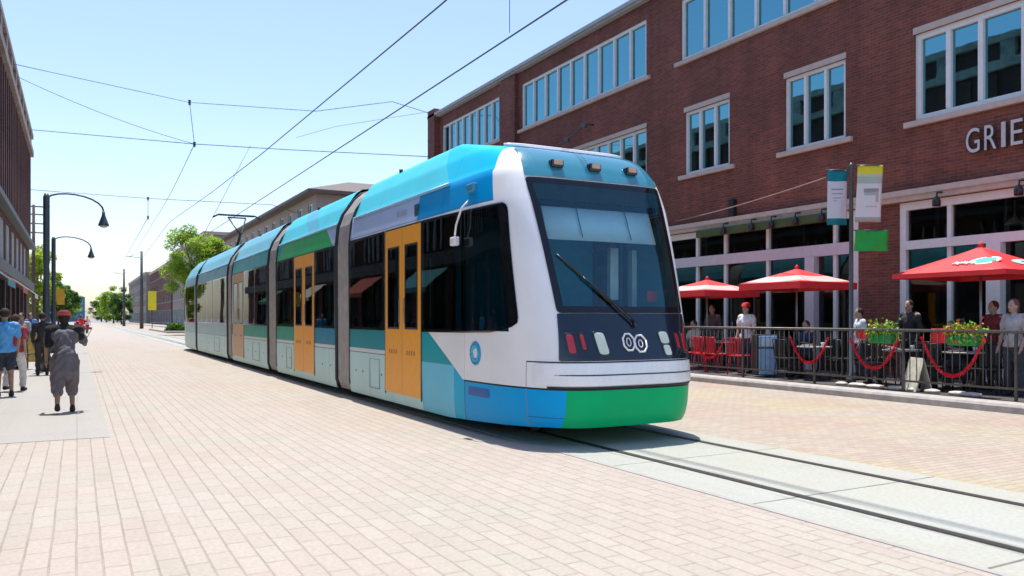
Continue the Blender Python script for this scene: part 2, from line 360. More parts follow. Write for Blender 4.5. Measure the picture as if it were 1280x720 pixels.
ln = MB(); ln.box(BX-.14, BX-.003, ya, SF[1][1]+.3, 4.22, 4.42); ln.box(BX-.2, BX-.141, ya, SF[1][1]+.3, 4.34, 4.47)
ln.build('fascia', stone, bld)
gp = MB(); gp.box(BX-.26, BX-.145, Y(1045, BX), Y(878, BX), 3.98, 4.2); gp.build('olive_reflection_box', mat('olive_reflection', (.07, .10, .035), .9), bld)  # dim olive reflection in the shop glass, added as a solid coloured box
for i, p in enumerate((905, 940, 965, 995, 1028, 1172, 1275)):
    y = Y(p, BX-.3); s = MB(); s.tube([(BX-.15, y, 4.3), (BX-.32, y, 4.28), (BX-.34, y, 4.15)], .02); s.lathe((BX-.34, y, 3.98), [(.085, 0), (.09, .12), (.05, .2)], 12)
    s.build('spot_lamp', darkm, bld)
s = MB(); s.box(BX-.14, BX-.003, Y(921, BX), Y(915, BX), 4.5, 5.0); s.build('wall_box', darkm, bld)

# shop sign letters on the brick
sg = empty('shop_sign', (BX-.12, Y(1250, BX), 5.3), 'raised pale metal letters with dark sides on the red brick above the right shopfront', 'sign')
def letter(ch, y, z, h, wd, parent, m, mi2):
    cu = bpy.data.curves.new('letter', 'FONT'); cu.body = ch; cu.size = 1; cu.extrude = .0; cu.offset = -.0
    ob = bpy.data.objects.new('tmp', cu); COL.objects.link(ob); bpy.context.view_layer.update()
    me = bpy.data.meshes.new_from_object(ob.evaluated_get(bpy.context.evaluated_depsgraph_get()))
    xs = [v.co.x for v in me.vertices]; ys = [v.co.y for v in me.vertices]; x0, x1, y0_, y1_ = min(xs), max(xs), min(ys), max(ys)
    mb = MB(); sx = wd/(x1-x0) if ch != 'I' else .09/(x1-x0)
    fr = [(BX-.16, y-(v.co.x-x0)*sx, z+(v.co.y-y0_)/(y1_-y0_)*h) for v in me.vertices]
    fs = [list(p.vertices) for p in me.polygons]
    mb.add(fr, fs, 0); bk = [(BX-.055, a[1], a[2]) for a in fr]
    bm = bmesh.new(); bm.from_mesh(me); bm.verts.ensure_lookup_table()
    rim = [(e.verts[0].index, e.verts[1].index) for e in bm.edges if len(e.link_faces) == 1]; bm.free()
    off = len(fr); mb.add(fr+bk, [(a, b, b+off, a+off) for a, b in rim], 1)
    bpy.data.objects.remove(ob)
    return mb.build('letter', [m, mi2], parent)
lm = mat('letter_face', (.62, .60, .60), .4, .2); ls = mat('letter_side', (.08, .07, .08), .5)
for ch, p0, p1 in (('G', 1213, 1230), ('R', 1236, 1251), ('I', 1257, 1262), ('E', 1269, 1284)):
    letter(ch, Y(p0, BX), 5.05, .52, Y(p0, BX)-Y(p1, BX), sg, lm, ls)

# ------------------------------------------------------------------ other buildings
def block(name, label, x, y0, y1, zt, depth, brick, floors, wy, side=1, ground=None, roofm=None, roof='flat', ww=1.5):
    b = empty(name, (x, y0, 0), label, 'building'); m = MB(); ops = []; fh = (zt-4.2)/floors
    n = max(1, int((y1-y0)/wy))
    for f in range(floors):
        for i in range(n):
            yc = y0+(i+.5)*(y1-y0)/n; ops.append((yc-ww/2, yc+ww/2, 4.2+f*fh+.9, 4.2+(f+1)*fh-.6))
    g = []
    for i in range(n): yc = y0+(i+.5)*(y1-y0)/n; g.append((yc-wy*.38, yc+wy*.38, .5, 3.4))
    facade(m, x, y0, y1, 0, zt, ops+g, .25, 0, side); X = x+depth*side
    m.add([(x, y0, 0), (X, y0, 0), (X, y0, zt), (x, y0, zt)], [(0, 1, 2, 3)]); m.add([(x, y1, 0), (X, y1, 0), (X, y1, zt), (x, y1, zt)], [(0, 3, 2, 1)])
    m.add([(X, y0, 0), (X, y1, 0), (X, y1, zt), (X, y0, zt)], [(0, 1, 2, 3)])
    m.build('wall', brick, b)
    for q in ops+g:
        fr = MB(); xa = x+.1*side; xb = x+.16*side; a, c = min(xa, xb), max(xa, xb)
        fr.box(a, c, q[0], q[0]+.08, q[2], q[3]); fr.box(a, c, q[1]-.08, q[1], q[2], q[3]); fr.box(a, c, q[0]+.08, q[1]-.08, q[3]-.08, q[3]); fr.box(a, c, q[0]+.08, q[1]-.08, q[2], q[2]+.08)
        fr.box(a, c, (q[0]+q[1])/2-.03, (q[0]+q[1])/2+.03, q[2]+.08, q[3]-.08)
        w_ = fr.build('window', white, b); xm = x+.13*side
        MB().add([(xm, q[0]+.04, q[2]+.04), (xm, q[1]-.04, q[2]+.04), (xm, q[1]-.04, q[3]-.04), (xm, q[0]+.04, q[3]-.04)], [(0, 3, 2, 1)]).build('pane', bglass, w_)
        si = MB(); a, c = sorted((x-.08*side, x+.09*side)); si.box(a, c, q[0]-.1, q[1]+.1, q[2]-.12, q[2]-.003); si.build('sill', stone, w_)
    it = MB(); a, c = sorted((x+1.8*side, x+2*side)); it.box(a, c, y0+.3, y1-.3, .1, zt-.3)
    for f in range(floors+1): a, c = sorted((x+.3*side, x+1.79*side)); it.box(a, c, y0+.3, y1-.3, 4.0+f*fh-.01, 4.15+f*fh)
    it.build('interior', intm, b)
    r = MB()
    if roof == 'flat':
        a, c = sorted((x-.25*side, X)); r.box(a, c, y0-.1, y1+.1, zt+.002, zt+.3); r.box(a-.12, c+.12, y0-.22, y1+.22, zt+.302, zt+.45)
    else:
        a, c = sorted((x-.9*side, X)); z1 = zt+.25; r.box(a, c, y0-1.0, y1+.8, zt+.002, z1)
        r.add([(a, y0-1, z1+.002), (c, y0-1, z1+.002), (c, y1+.8, z1+.002), (a, y1+.8, z1+.002), (a+5, y0+4.5, z1+1.7), (c-5, y0+4.5, z1+1.7), (c-5, y1-5, z1+1.7), (a+5, y1-5, z1+1.7)],
              [(0, 1, 5, 4), (1, 2, 6, 5), (2, 3, 7, 6), (3, 0, 4, 7), (4, 5, 6, 7)], 0)
    r.build('roof', roofm or stone, b)
    return b
b2 = block('corner_building', 'tan building with a wide brown overhanging hip roof beyond the brick building', 17, 64.6, 118, 11.6, 22, mat('tan_render', (.32, .27, .24), .85), 2, 3.4, roofm=mat('brown_roof', (.12, .09, .075), .7), roof='hip')
block('row_building', 'dark grey brick block with white windows just beyond the leafy tree', 17, 128, 176, 14.2, 16, MC['grey_brick'], 3, 3.2)
block('row_building', 'reddish brown brick block down the street between two grey ones', 17.3, 182, 238, 13.2, 16, MC['brown_brick'], 3, 3.6)
block('row_building', 'farthest grey block on the right side of the street', 16.8, 244, 330, 14.0, 16, MC['grey_brick'], 3, 4)
# blue building that closes the view
bb = empty('blue_building', (4.0, 420, 0), 'small blue glass building closing the far end of the street', 'building')
m = MB(); m.box(-14, 3, 420, 440, 0, 11.5); m.box(-10, -4, 422, 436, 11.51, 14); m.build('wall', mat('blue_cladding', (.06, .16, .32), .4), bb)
for i in range(8):
    for j in range(3): q = MB(); q.box(-13.4+i*2.05, -12.2+i*2.05, 419.9, 419.99, 1.5+j*3.3, 3.6+j*3.3); q.build('window', bglass, bb)

# left building: dark brown fluted brick, ragged cornice, glazed shop level
lb = empty('brown_building', (-3, 30, 0), 'tall dark brown building with vertical ribs and shops at the left edge', 'building')
LY0, LY1, LZ = 8.0, 66.0, 14.2
m = MB(); ops = [(LY0+1+i*3.6, LY0+3.9+i*3.6, .3, 3.3) for i in range(16) if LY0+3.9+i*3.6 < LY1-.4]
ops2 = [(LY0+1.2+i*3.6, LY0+3.7+i*3.6, 4.1, 6.1) for i in range(16) if LY0+3.9+i*3.6 < LY1-.4]
facade(m, -3, LY0, LY1, 0, LZ, ops+ops2, .3, 0, -1)
m.add([(-3, LY0, 0), (-23, LY0, 0), (-23, LY0, LZ), (-3, LY0, LZ)], [(0, 3, 2, 1)]); m.add([(-3, LY1, 0), (-23, LY1, 0), (-23, LY1, LZ), (-3, LY1, LZ)], [(0, 1, 2, 3)]); m.add([(-23, LY0, 0), (-23, LY1, 0), (-23, LY1, LZ), (-23, LY0, LZ)], [(0, 1, 2, 3)])
y = LY0+.5
while y < LY1-.5: m.box(-2.998, -2.88, y, y+.45, 6.75, LZ-1.4); y += 1.2
m.build('wall', MC['brown_brick'], lb)
c = MB(); c.box(-23.2, -2.75, LY0-.2, LY1+.2, LZ+.002, LZ+.3); c.box(-2.99, -2.72, LY0, LY1, LZ-1.3, LZ-.9)
for i in range(19): c.box(-2.99, -2.78, LY0+.6+i*3.05, LY0+1.3+i*3.05, LZ-.898, LZ-.002)
c.build('cornice', mat('worn_cornice', (.30, .24, .21), .8, var=.3, scale=2), lb)
c = MB(); c.box(-2.98, -2.6, LY0, LY1, 6.35, 6.6); c.box(-2.98, -2.68, LY0, LY1, 3.45, 3.95, 0); c.build('fascia', mat('pale_teal_fascia', (.09, .10, .10), .6), lb)
for q in ops+ops2:
    f = MB(); nn = 4 if q[2] > 2 else 2
    for i in range(nn+1): yc = q[0]+(q[1]-q[0])*i/nn; f.box(-3.14, -3.04, yc-.035, yc+.035, q[2], q[3])
    o = f.build('window', white if q[2] > 2 else darkm, lb)
    MB().add([(-3.1, q[0], q[2]), (-3.1, q[1], q[2]), (-3.1, q[1], q[3]), (-3.1, q[0], q[3])], [(0, 1, 2, 3)]).build('pane', sglass, o)
i_ = MB(); i_.box(-6, -5.8, LY0+.2, LY1-.2, 0.1, 6.4); i_.box(-5.79, -3.35, LY0+.2, LY1-.2, 3.6, 3.7); i_.build('interior', intm, lb)
for i, (yy_, cn, cl) in enumerate([(26, 'teal', (.05, .22, .26)), (33, 'rust', (.35, .08, .05)), (42, 'cream', (.5, .45, .38)), (52, 'green', (.04, .14, .07))]):
    a = MB(); a.add([(-2.6, yy_, 3.3), (-2.6, yy_+3, 3.3), (-1.7, yy_+3, 2.6), (-1.7, yy_, 2.6), (-1.7, yy_, 2.42), (-1.7, yy_+3, 2.42)], [(0, 1, 2, 3), (3, 2, 5, 4)])
    a.build('awning', mat(cn+'_canvas', cl, .8), lb, solid=.02)

# ------------------------------------------------------------------ trees
def leafmat(name, col, tr, var=.35):
    b = NB(name); c = b.mix(b.ramp(b.noise(1.1, 5), .3, .7, 0, 1), tuple(x*(1-var) for x in col), tuple(x*(1+var) for x in col))
    t = b.n('ShaderNodeBsdfTranslucent'); b.setin(t.inputs[0], b.mix(1, c, tr, 'MULTIPLY')); ms = b.n('ShaderNodeMixShader'); ms.inputs[0].default_value = .45
    b.l(b.bsdf(c, .5), ms.inputs[1]); b.l(t.outputs[0], ms.inputs[2]); return b.done(ms.outputs[0])
leafA = leafmat('fresh_leaves', (.24, .35, .04), (1.5, 1.5, .8)); leafB = leafmat('dark_leaves', (.07, .16, .03), (1.3, 1.4, .8)); leafC = leafmat('yellow_leaves', (.30, .38, .035), (1.5, 1.5, .8))
bark = mat('bark', (.10, .075, .055), .9, bump=.01, scale=8)
def tree_mesh(rx, rz, zc, nclump, nleaf, ls, seed):
    rnd = random.Random(seed); cl = []
    for i in range(nclump):
        a = rnd.random()*6.283; u = rnd.uniform(-1, 1); rr = rnd.random()**.4
        p = Vector((math.cos(a)*math.sqrt(1-u*u)*rx*rr, math.sin(a)*math.sqrt(1-u*u)*rx*rr, zc+u*rz*rr)); cl.append((p, rnd.uniform(.55, 1.15)*rx*.34))
    mb = MB()
    for i in range(nleaf):
        p, r = rnd.choice(cl); d = Vector((rnd.gauss(0, 1), rnd.gauss(0, 1), rnd.gauss(0, 1))).normalized()*r*rnd.random()**.35*1.05
        d.z *= .75; q = p+d; e = Euler((rnd.uniform(-.9, .9), rnd.uniform(-.9, .9), rnd.random()*6.28)).to_matrix(); s = ls*rnd.uniform(.6, 1.3)
        mb.add([q+e @ Vector(v) for v in ((-s*.5, 0, 0), (0, -s*.28, s*.06), (s*.5, 0, 0), (0, s*.28, s*.06))], [(0, 1, 2, 3)])
    tk = MB(); tk.tube([(0, 0, 0), (.05, .02, zc*.3), (-.04, .05, zc*.7), (0, 0, zc+rz*.4)], [.22, .17, .12, .04], 10)
    for p, r in cl[:12]: tk.tube([(0, 0, zc*.45+.3*rz*rnd.random()), (p.x*.4, p.y*.4, (p.z+zc*.6)/2), p], [.09, .06, .02], 6)
    return mb, tk
TM = {}
def tree(x, y, h, rx, leaf, label, key, group='street trees'):
    t = local_empty('tree', (x, y, 0), label, 'tree', group)
    if key not in TM:
        n = {'near': (46, 15000, .24), 'far': (44, 8000, .38), 'tall': (40, 8000, .38)}[key]
        a, b = tree_mesh(3.0, 3.1 if key == 'near' else 4.1, 5.9 if key == 'near' else 4.9, n[0], n[1], n[2], len(key)*7)
        c0 = a.build('crown', leaf, t); k0 = b.build('trunk', bark, t); TM[key] = (c0.data, k0.data)
    else:
        for nm, me in zip(('crown', 'trunk'), TM[key]):
            o = bpy.data.objects.new(nm, me); COL.objects.link(o); o.parent = t
            if nm == 'crown': o.material_slots[0].link = 'OBJECT'; o.material_slots[0].material = leaf
    t.scale = (rx/3, rx/3, h/9.2); t.rotation_euler = (0, 0, random.random()*6)
    return t
def pxtree(px, x, h, rx, leaf, label, key): return tree(x, Y(px, x), h, rx, leaf, label, key)
pxtree(246, 9.6, 10.2, 2.9, leafA, 'bright green leafy tree rising behind the rear of the tram', 'near')
for px, x, h, rx, lf, lb_ in [(152, 9.5, 9.0, 2.8, leafB, 'dark green tree standing right of the small far mast'), (142, 9.5, 11, 3.6, leafA, 'light green tree left of the small far mast, nearer of the two beside it'), (133, 9.5, 11.5, 4, leafA, 'light green tree farther down the right side, left of its pale neighbour'), (127, 9.5, 11, 5, leafB, 'farthest darker tree on the right, beside the blue building')]: pxtree(px, x, h, rx, lf, lb_, 'far')
for px, x, h, rx, lf, lb_ in [(47, -4.6, 11.5, 3.2, leafC, 'yellow green tree beside the end of the brown building'), (73, -3.6, 10.5, 3.0, leafB, 'dark green tree right behind the street lamps'), (81, -3.2, 11, 4.2, leafB, 'broad dark tree farther along the left sidewalk'), (86, -3.2, 12, 5, leafA, 'farthest fresh green tree on the left side by the road end')]: pxtree(px, x, h, rx, lf, lb_, 'tall')
# roadside bushes on the island
isl = MB(); isl.box(8.0, 12.9, 88, 112, .0, .18); isl.build('traffic_island', concrete, kind='structure')
def bush(x, y, r, label):
    rnd = random.Random(int(x*7+y)); mb = MB()
    for i in range(1600):
        d = Vector((rnd.gauss(0, 1), rnd.gauss(0, 1), abs(rnd.gauss(0, 1)))).normalized()*r*rnd.random()**.3; d.z *= .8
        e = Euler((rnd.uniform(-1, 1), rnd.uniform(-1, 1), rnd.random()*6)).to_matrix(); s = .16
        mb.add([Vector((x, y, .18))+d+e @ Vector(v) for v in ((-s, 0, 0), (0, -s*.6, 0), (s, 0, 0), (0, s*.6, 0))], [(0, 1, 2, 3)])
    mb.build('bush', leafB, origin=(x, y, .18), label=label, cat='bush', group='bushes on the traffic island')
bush(9.2, 92, 1.1, 'low round bush on the island in front of the yellow sign'); bush(11.4, 95, 1.4, 'larger bush on the island beside the rear of the tram')

# ------------------------------------------------------------------ the tram
TX = 5.825
tram = empty('tram', (TX, 20, 0), 'long low floor articulated tram in white, blue, teal and green with orange doors', 'tram')
def interp(tab, z):
    if z <= tab[0][0]: return tab[0][1]
    for (a, va), (b, vb) in zip(tab, tab[1:]):
        if z <= b: return va+(vb-va)*(z-a)/(b-a)
    return tab[-1][1]
WT = [(.13, 1.29), (.22, 1.31), (.4, 1.32), (.7, 1.325), (2.95, 1.325), (3.15, 1.30), (3.36, 1.27), (3.40, 1.235), (3.75, 1.09), (4.02, .90), (4.10, .78), (4.13, .58)]
YT = [(.13, 7.70), (.2, 7.66), (.35, 7.62), (.6, 7.60), (.8, 7.59), (1.0, 7.62), (1.3, 7.72), (1.6, 7.84), (2.4, 8.13), (3.25, 8.47), (3.45, 8.60), (3.6, 8.75), (3.70, 8.95), (3.78, 9.3), (4.10, 10.8), (4.13, 11)]
Y0 = 11.0
def smooth_tab(tab, z, d=.05): return (interp(tab, z-d)+interp(tab, z)*2+interp(tab, z+d))/4
def wz(z): return interp(WT, z)
def ynz(z): return smooth_tab(YT, z) if z < 4.0 else interp(YT, z)
def PZ(z): return 4.3+2.9*max(0, min(1, (z-1.0)/1.9))
def side_pt(sgn, y, z):
    w_ = wz(z); yn = ynz(z); t = max(0, min(.9999, (Y0-y)/(Y0-yn))); p = PZ(z); return Vector((TX+sgn*w_*(1-t**p)**(1/p), y, z))
def front_pt(o, z):
    w_ = wz(z); q = min(.9999, abs(o/w_)); p = PZ(z); return Vector((TX+o, Y0-(Y0-ynz(z))*(1-q**p)**(1/p), z))
REAR = 42.7+7.6
def flip(v): return Vector((v.x, REAR-v.y, v.z))

# livery shader
def livery():
    b = NB('tram_livery'); sp = b.n('ShaderNodeSeparateXYZ'); b.l(b.obj(), sp.inputs[0])
    y = b.math('ADD', sp.outputs[1], 20.0); z = sp.outputs[2]; ox = b.math('ABSOLUTE', sp.outputs[0])
    gt = lambda a, c: b.math('GREATER_THAN', a, c)
    lt = lambda a, c: b.math('LESS_THAN', a, c)
    def AND(*m):
        r = m[0]
        for q in m[1:]: r = b.math('MULTIPLY', r, q)
        return r
    rg = lambda a, lo, hi: AND(gt(a, lo), lt(a, hi))
    c = (.50, .76, .78)
    def L(mask, col):
        nonlocal c; c = b.mix(mask, c, col)
    L(rg(z, .96, 1.34), (.0, .27, .33))
    L(AND(rg(z, .96, 1.34), rg(y, 15, 17.3)), (.0, .24, .40))
    L(AND(rg(z, .96, 1.34), rg(y, 17.3, 28.3)), (.0, .34, .24))
    L(AND(rg(z, .90, 1.34), gt(y, 28.3)), (.38, .58, .64))
    L(AND(rg(z, .90, .965), lt(y, 28.3)), (.66, .72, .75))
    L(AND(rg(z, .885, .90)), (.12, .2, .2))
    L(rg(z, 2.9, 3.37), (.45, .58, .85))
    dg = b.math('MULTIPLY', b.math('SUBTRACT', z, 2.9), 1.6)
    L(AND(rg(z, 2.9, 3.37), gt(y, b.math('ADD', dg, 15.75))), (.0, .46, .10))
    L(AND(rg(z, 2.9, 3.37), gt(y, b.math('SUBTRACT', 21.0, dg))), (.0, .36, .38))
    L(AND(rg(z, 2.9, 3.37), gt(y, 28.3)), (.05, .30, .40))
    L(AND(rg(z, 2.9, 3.37), gt(y, 36.9)), (.10, .30, .44))
    L(gt(z, 3.37), (.06, .60, .72))
    L(AND(gt(z, 3.37), gt(y, b.math('ADD', b.math('MULTIPLY', z, 2.2), 9.6)), lt(y, b.math('ADD', b.math('MULTIPLY', z, 2.2), 10.6)), lt(y, 21)), (.10, .48, .63))
    L(AND(gt(z, 3.37), gt(y, 21.6)), (.16, .50, .62))
    L(AND(rg(z, 3.36, 3.42)), (.0, .26, .48))
    # nose
    f = lt(y, 14.8)
    L(AND(lt(y, 11.1), lt(z, .93)), (.15, .58, .76))
    L(AND(lt(y, 9.95), lt(z, .93)), (.0, .44, .70))
    L(AND(lt(y, 11.1), rg(z, .86, 1.34)), (.0, .35, .40))
    L(AND(lt(y, 11.3), rg(z, 2.9, 3.40)), (.0, .32, .70))
    L(AND(lt(y, b.math('ADD', b.math('MULTIPLY', b.math('SUBTRACT', z, 3.4), 1.2), 10.3)), gt(z, 3.40)), (.0, .54, .80))
    bd = b.math('ADD', b.math('MULTIPLY', b.math('POWER', b.math('MAXIMUM', b.math('SUBTRACT', z, .66), 0), 1.05), 1.95), 9.62)
    L(AND(lt(y, bd), rg(z, .69, 2.97)), (.84, .835, .83))
    bd2 = b.math('ADD', b.math('MULTIPLY', b.math('SUBTRACT', z, 2.97), .32), 8.86)
    L(AND(lt(y, bd2), gt(z, 2.90)), (.84, .835, .83))
    L(AND(lt(y, 9.62), lt(z, .69)), (.0, .36, .74))
    L(AND(lt(ox, .90), lt(y, 9.4), lt(z, .68)), (.0, .44, .15))
    seam = (.02, .025, .03)
    L(AND(lt(y, 9.62), rg(z, .668, .69)), seam)
    L(AND(rg(y, 9.615, 9.628), lt(z, .69)), seam)
    L(AND(rg(y, 9.618, 9.626), rg(z, .69, 1.3)), (.45, .46, .48))
    L(AND(rg(y, 8.22, 8.23), lt(z, 1.0)), (.2, .22, .24))
    L(AND(lt(y, 8.23), rg(z, .985, 1.0)), seam)
    L(AND(gt(ox, .9), lt(y, 8.22), rg(z, .34, .348)), (.0, .1, .3))
    for yy_ in (10.15, 13.3, 17.0, 20.2, 24.5, 31, 33.6): L(AND(rg(y, yy_, yy_+.008), gt(z, 3.43)), (.05, .25, .33))
    for yy_ in (13.55, 16.1, 19.9, 23.1, 24.4, 30.2, 32.05, 33.9, 35.2, 38.5, 40.3): L(AND(rg(y, yy_, yy_+.009), lt(z, .9)), (.16, .26, .26))
    L(AND(rg(z, 2.985, 2.993), gt(y, 8.9)), (.10, .16, .25))
    L(AND(rg(y, 10.36, 10.368), rg(z, 2.96, 3.36)), (.0, .1, .3))
    # rear cab end
    L(AND(gt(y, 40.9), rg(z, .69, 2.97)), (.6, .62, .64))
    c2 = b.mix(1, c, b.ramp(b.noise(1.5, 5), .3, .7, .94, 1.05), 'MULTIPLY')
    mp = b.n('ShaderNodeMapping'); mp.inputs['Scale'].default_value = (6, 6, .8); b.l(b.obj(), mp.inputs[0])
    dirt = b.math('MULTIPLY', b.ramp(z, .1, .5, .10, 0), b.ramp(b.noise(1, 5, mp.outputs[0]), .35, .7, 0, 1))
    c2 = b.mix(dirt, c2, (.2, .18, .16))
    return b.done(b.bsdf(c2, b.ramp(b.noise(3, 4), .3, .7, .3, .4), 0, Specular_IOR_Level=.12))
LIV = livery()
tg = glassmat('tram_side_glass', (.14, .15, .155), (.6, .62, .62), lo=.035, hi=.9, frit=.045)
wg = glassmat('tram_windscreen', (.82, .97, 1.0), (.5, .85, .95), lo=.09, hi=.9, frit=.08)
dg_ = glassmat('door_glass', (.10, .11, .12), (.6, .7, .75), lo=.04, hi=.9)
blackp = mat('black_gloss', (.008, .01, .014), .12, var=.1, coat=.3)
navy = mat('navy_gloss', (.004, .012, .026), .14, var=.1, coat=.4)
tealv = mat('teal_visor', (.03, .22, .30), .1, var=.1, coat=.6, scale=2)
rubber = mat('grey_bellows', (.40, .38, .365), .6, var=.15)
orange = mat('orange_paint', (.96, .39, .02), .4, var=.03)

ZS = [.13, .17, .22, .3, .4, .55, .7, .86, 1.0, 1.15, 1.34, 1.6, 1.9, 2.2, 2.5, 2.7, 2.91, 3.0, 3.1, 3.2, 3.28, 3.36, 3.40, 3.48, 3.56, 3.62, 3.68, 3.72, 3.76, 3.8, 3.86, 3.94, 4.02, 4.07, 4.10, 4.13]
def nose_body(rear_y, cut, fl):
    straight = [rear_y+(Y0-rear_y)*i/16 for i in range(16)]; N = 110
    mb = MB(); rows = []
    for z in ZS:
        row = [Vector((TX-wz(z), y, z)) for y in straight]
        for k in range(N+1):
            t = math.pi*k/N; cx, sn = -math.cos(t), math.sin(t); pw = 2/PZ(z); o = math.copysign(abs(cx)**pw, cx)*wz(z)
            row.append(Vector((TX+o, Y0-(Y0-ynz(z))*abs(sn)**pw, z)))
        row += [Vector((TX+wz(z), y, z)) for y in straight[::-1]]; rows.append(row)
    for r_ in rows:      # the lower edge of the skirt sweeps up around the nose
        for v in r_:
            if v.z < .6 and v.y < 10.2: v.z += (.6-v.z)*min(1, (10.2-v.y)/2.2)*.21
    vs = [flip(v) if fl else v for r in rows for v in r]; n = len(rows[0]); fs = []
    for i in range(len(ZS)-1):
        for j in range(n-1):
            q = (rows[i][j]+rows[i+1][j+1])/2
            if cut(q): continue
            f = (i*n+j, i*n+j+1, (i+1)*n+j+1, (i+1)*n+j); fs.append(f if fl else f[::-1] if 0 else f)
    mb.add(vs, fs, 0, True)
    top = [(len(ZS)-1)*n+j for j in range(n)]; mb.add([vs[i] for i in top], [list(range(n))], 0); mb.add([vs[i] for i in range(n)], [list(range(n))[::-1]], 0)
    return mb
def front_cut(q):
    y, z, o = q.y, q.z, q.x-TX
    if 1.60 < z < 3.2 and abs(o) < .86+.10*(z-1.6)/1.6 and y < 9.3: return True
    if 1.36 < z < 2.91:
        e = 8.50+.17*(z-1.3)
        if y > e and y < 10.95: return True
        if 12.85 < y < 14.5: return True
    if .33 < z < 2.9 and 11.15 < y < 12.65: return True
    return False
nose_body(14.7, front_cut, False).build('cab_section', LIV, tram)
def rear_cut(q):
    y, z = q.y, q.z
    return 1.36 < z < 2.91 and 8.8 < y < 12.8
nose_body(13.3, rear_cut, True).build('rear_cab_section', LIV, tram)
def straight_body(y0, y1, wins):
    cuts = sorted({y0, y1, *[v for w_ in wins for v in w_[:2]]}); ysx = []
    for a, b in zip(cuts, cuts[1:]):
        n = max(1, int((b-a)/.6)); ysx += [a+(b-a)*i/n for i in range(n)]
    ysx.append(y1); mb = MB()
    for sg_ in (-1, 1):
        vs = [Vector((TX+sg_*wz(z), y, z)) for z in ZS for y in ysx]; n = len(ysx); fs = []
        for i in range(len(ZS)-1):
            for j in range(n-1):
                my, mz = (ysx[j]+ysx[j+1])/2, (ZS[i]+ZS[i+1])/2
                if any(a < my < b and c < mz < d for a, b, c, d in wins): continue
                f = (i*n+j, i*n+j+1, (i+1)*n+j+1, (i+1)*n+j); fs.append(f if sg_ < 0 else f[::-1])
        mb.add(vs, fs, 0, True)
    a = wz(4.13); mb.add([(TX-a, y0, 4.13), (TX+a, y0, 4.13), (TX+a, y1, 4.13), (TX-a, y1, 4.13)], [(0, 1, 2, 3)])
    mb.box(TX-1.24, TX+1.24, y0, y1, .125, .131)
    return mb
def patch(poly, fn, off, nz=22, ny=22, attr=True, cosrow=True):
    zs = [p[1] for p in poly]; z0, z1 = min(zs), max(zs); mb = MB(); vals = []; pts = []
    n = len(poly)
    def dist(u, z):
        d = 9
        for i in range(n):
            a = Vector(poly[i]); b = Vector(poly[(i+1) % n]); p = Vector((u, z)); ab = b-a
            if ab.length < 1e-9: continue
            t = max(0, min(1, (p-a).dot(ab)/ab.dot(ab))); d = min(d, (a+ab*t-p).length)
        return d
    def warp(t): return .5-.5*math.cos(math.pi*t)
    for i in range(nz+1):
        z = z0+(z1-z0)*warp(i/nz); z = min(max(z, z0+1e-5), z1-1e-5); xs = []
        for a, b in zip(poly, poly[1:]+poly[:1]):
            if (a[1]-z)*(b[1]-z) <= 0 and abs(a[1]-b[1]) > 1e-9: xs.append(a[0]+(b[0]-a[0])*(z-a[1])/(b[1]-a[1]))
        u0, u1 = min(xs), max(xs)
        for j in range(ny+1):
            u = u0+(u1-u0)*warp(j/ny); p = fn(u, z); e = 1e-3
            nn = (fn(u+e, z)-fn(u-e, z)).cross(fn(u, z+e)-fn(u, z-e)).normalized()
            if nn.dot(p-Vector((TX, max(p.y, 10.5) if p.y < 14 else p.y, 2.2))) < 0: nn = -nn
            pts.append(p+nn*off); vals.append(dist(u, z))
    fs = [(i*(ny+1)+j, i*(ny+1)+j+1, (i+1)*(ny+1)+j+1, (i+1)*(ny+1)+j) for i in range(nz) for j in range(ny)]
    # keep normals outward
    q = (pts[fs[0][1]]-pts[fs[0][0]]).cross(pts[fs[0][2]]-pts[fs[0][0]])
    c = pts[len(pts)//2]; cen = Vector((TX, max(c.y, 10.5), 2.2)); mid = fs[len(fs)//2]
    q = (pts[mid[1]]-pts[mid[0]]).cross(pts[mid[2]]-pts[mid[0]])
    if q.dot(c-cen) < 0: fs = [f[::-1] for f in fs]
    mb.add(pts, fs, 0, True); mb.attr = vals if attr else None
    return mb
def rpoly(pts, r):      # round the corners of a convex polygon
    out = []; n = len(pts)
    for i in range(n):
        p = Vector(pts[i]); a = Vector(pts[i-1]); b = Vector(pts[(i+1) % n]); rr = r[i] if isinstance(r, (list, tuple)) else r
        if rr < 1e-4: out.append(tuple(p)); continue
        u = (a-p).normalized(); v = (b-p).normalized(); s = p+u*rr; e = p+v*rr
        for k in range(6): t = k/5; out.append(tuple(s*(1-t)**2+p*2*t*(1-t)+e*t*t))
    return out
# front: windscreen, lower mask, visor, bumper
ws = patch(rpoly([(-.925, 1.56), (.925, 1.56), (1.02, 3.23), (-1.02, 3.23)], .05), front_pt, .012, 30, 40).build('windscreen', wg, tram)
hdp = patch(rpoly([(-.93, 2.94), (.93, 2.94), (.95, 3.15), (-.95, 3.15)], .03), front_pt, .0135, 10, 30, attr=False).build('header_display', mat('header_dark', (.004, .03, .045), .12, var=.1), tram)
mk = patch(rpoly([(-.955, 1.005), (.955, 1.005), (.928, 1.555), (-.928, 1.555)], .02), front_pt, .012, attr=False).build('front_mask', navy, tram)
vs_ = patch(rpoly([(-1.02, 3.25), (1.02, 3.25), (.93, 3.68), (-.93, 3.68)], .04), front_pt, .014, 26, 30, attr=False).build('visor', tealv, tram)
whp = mat('white_paint', (.84, .835, .83), .28, coat=.3, var=.03)
bu = patch(rpoly([(-1.12, .725), (1.12, .725), (1.12, .975), (-1.12, .975)], .02), front_pt, .02, 12, 60, attr=False).build('bumper', whp, tram)
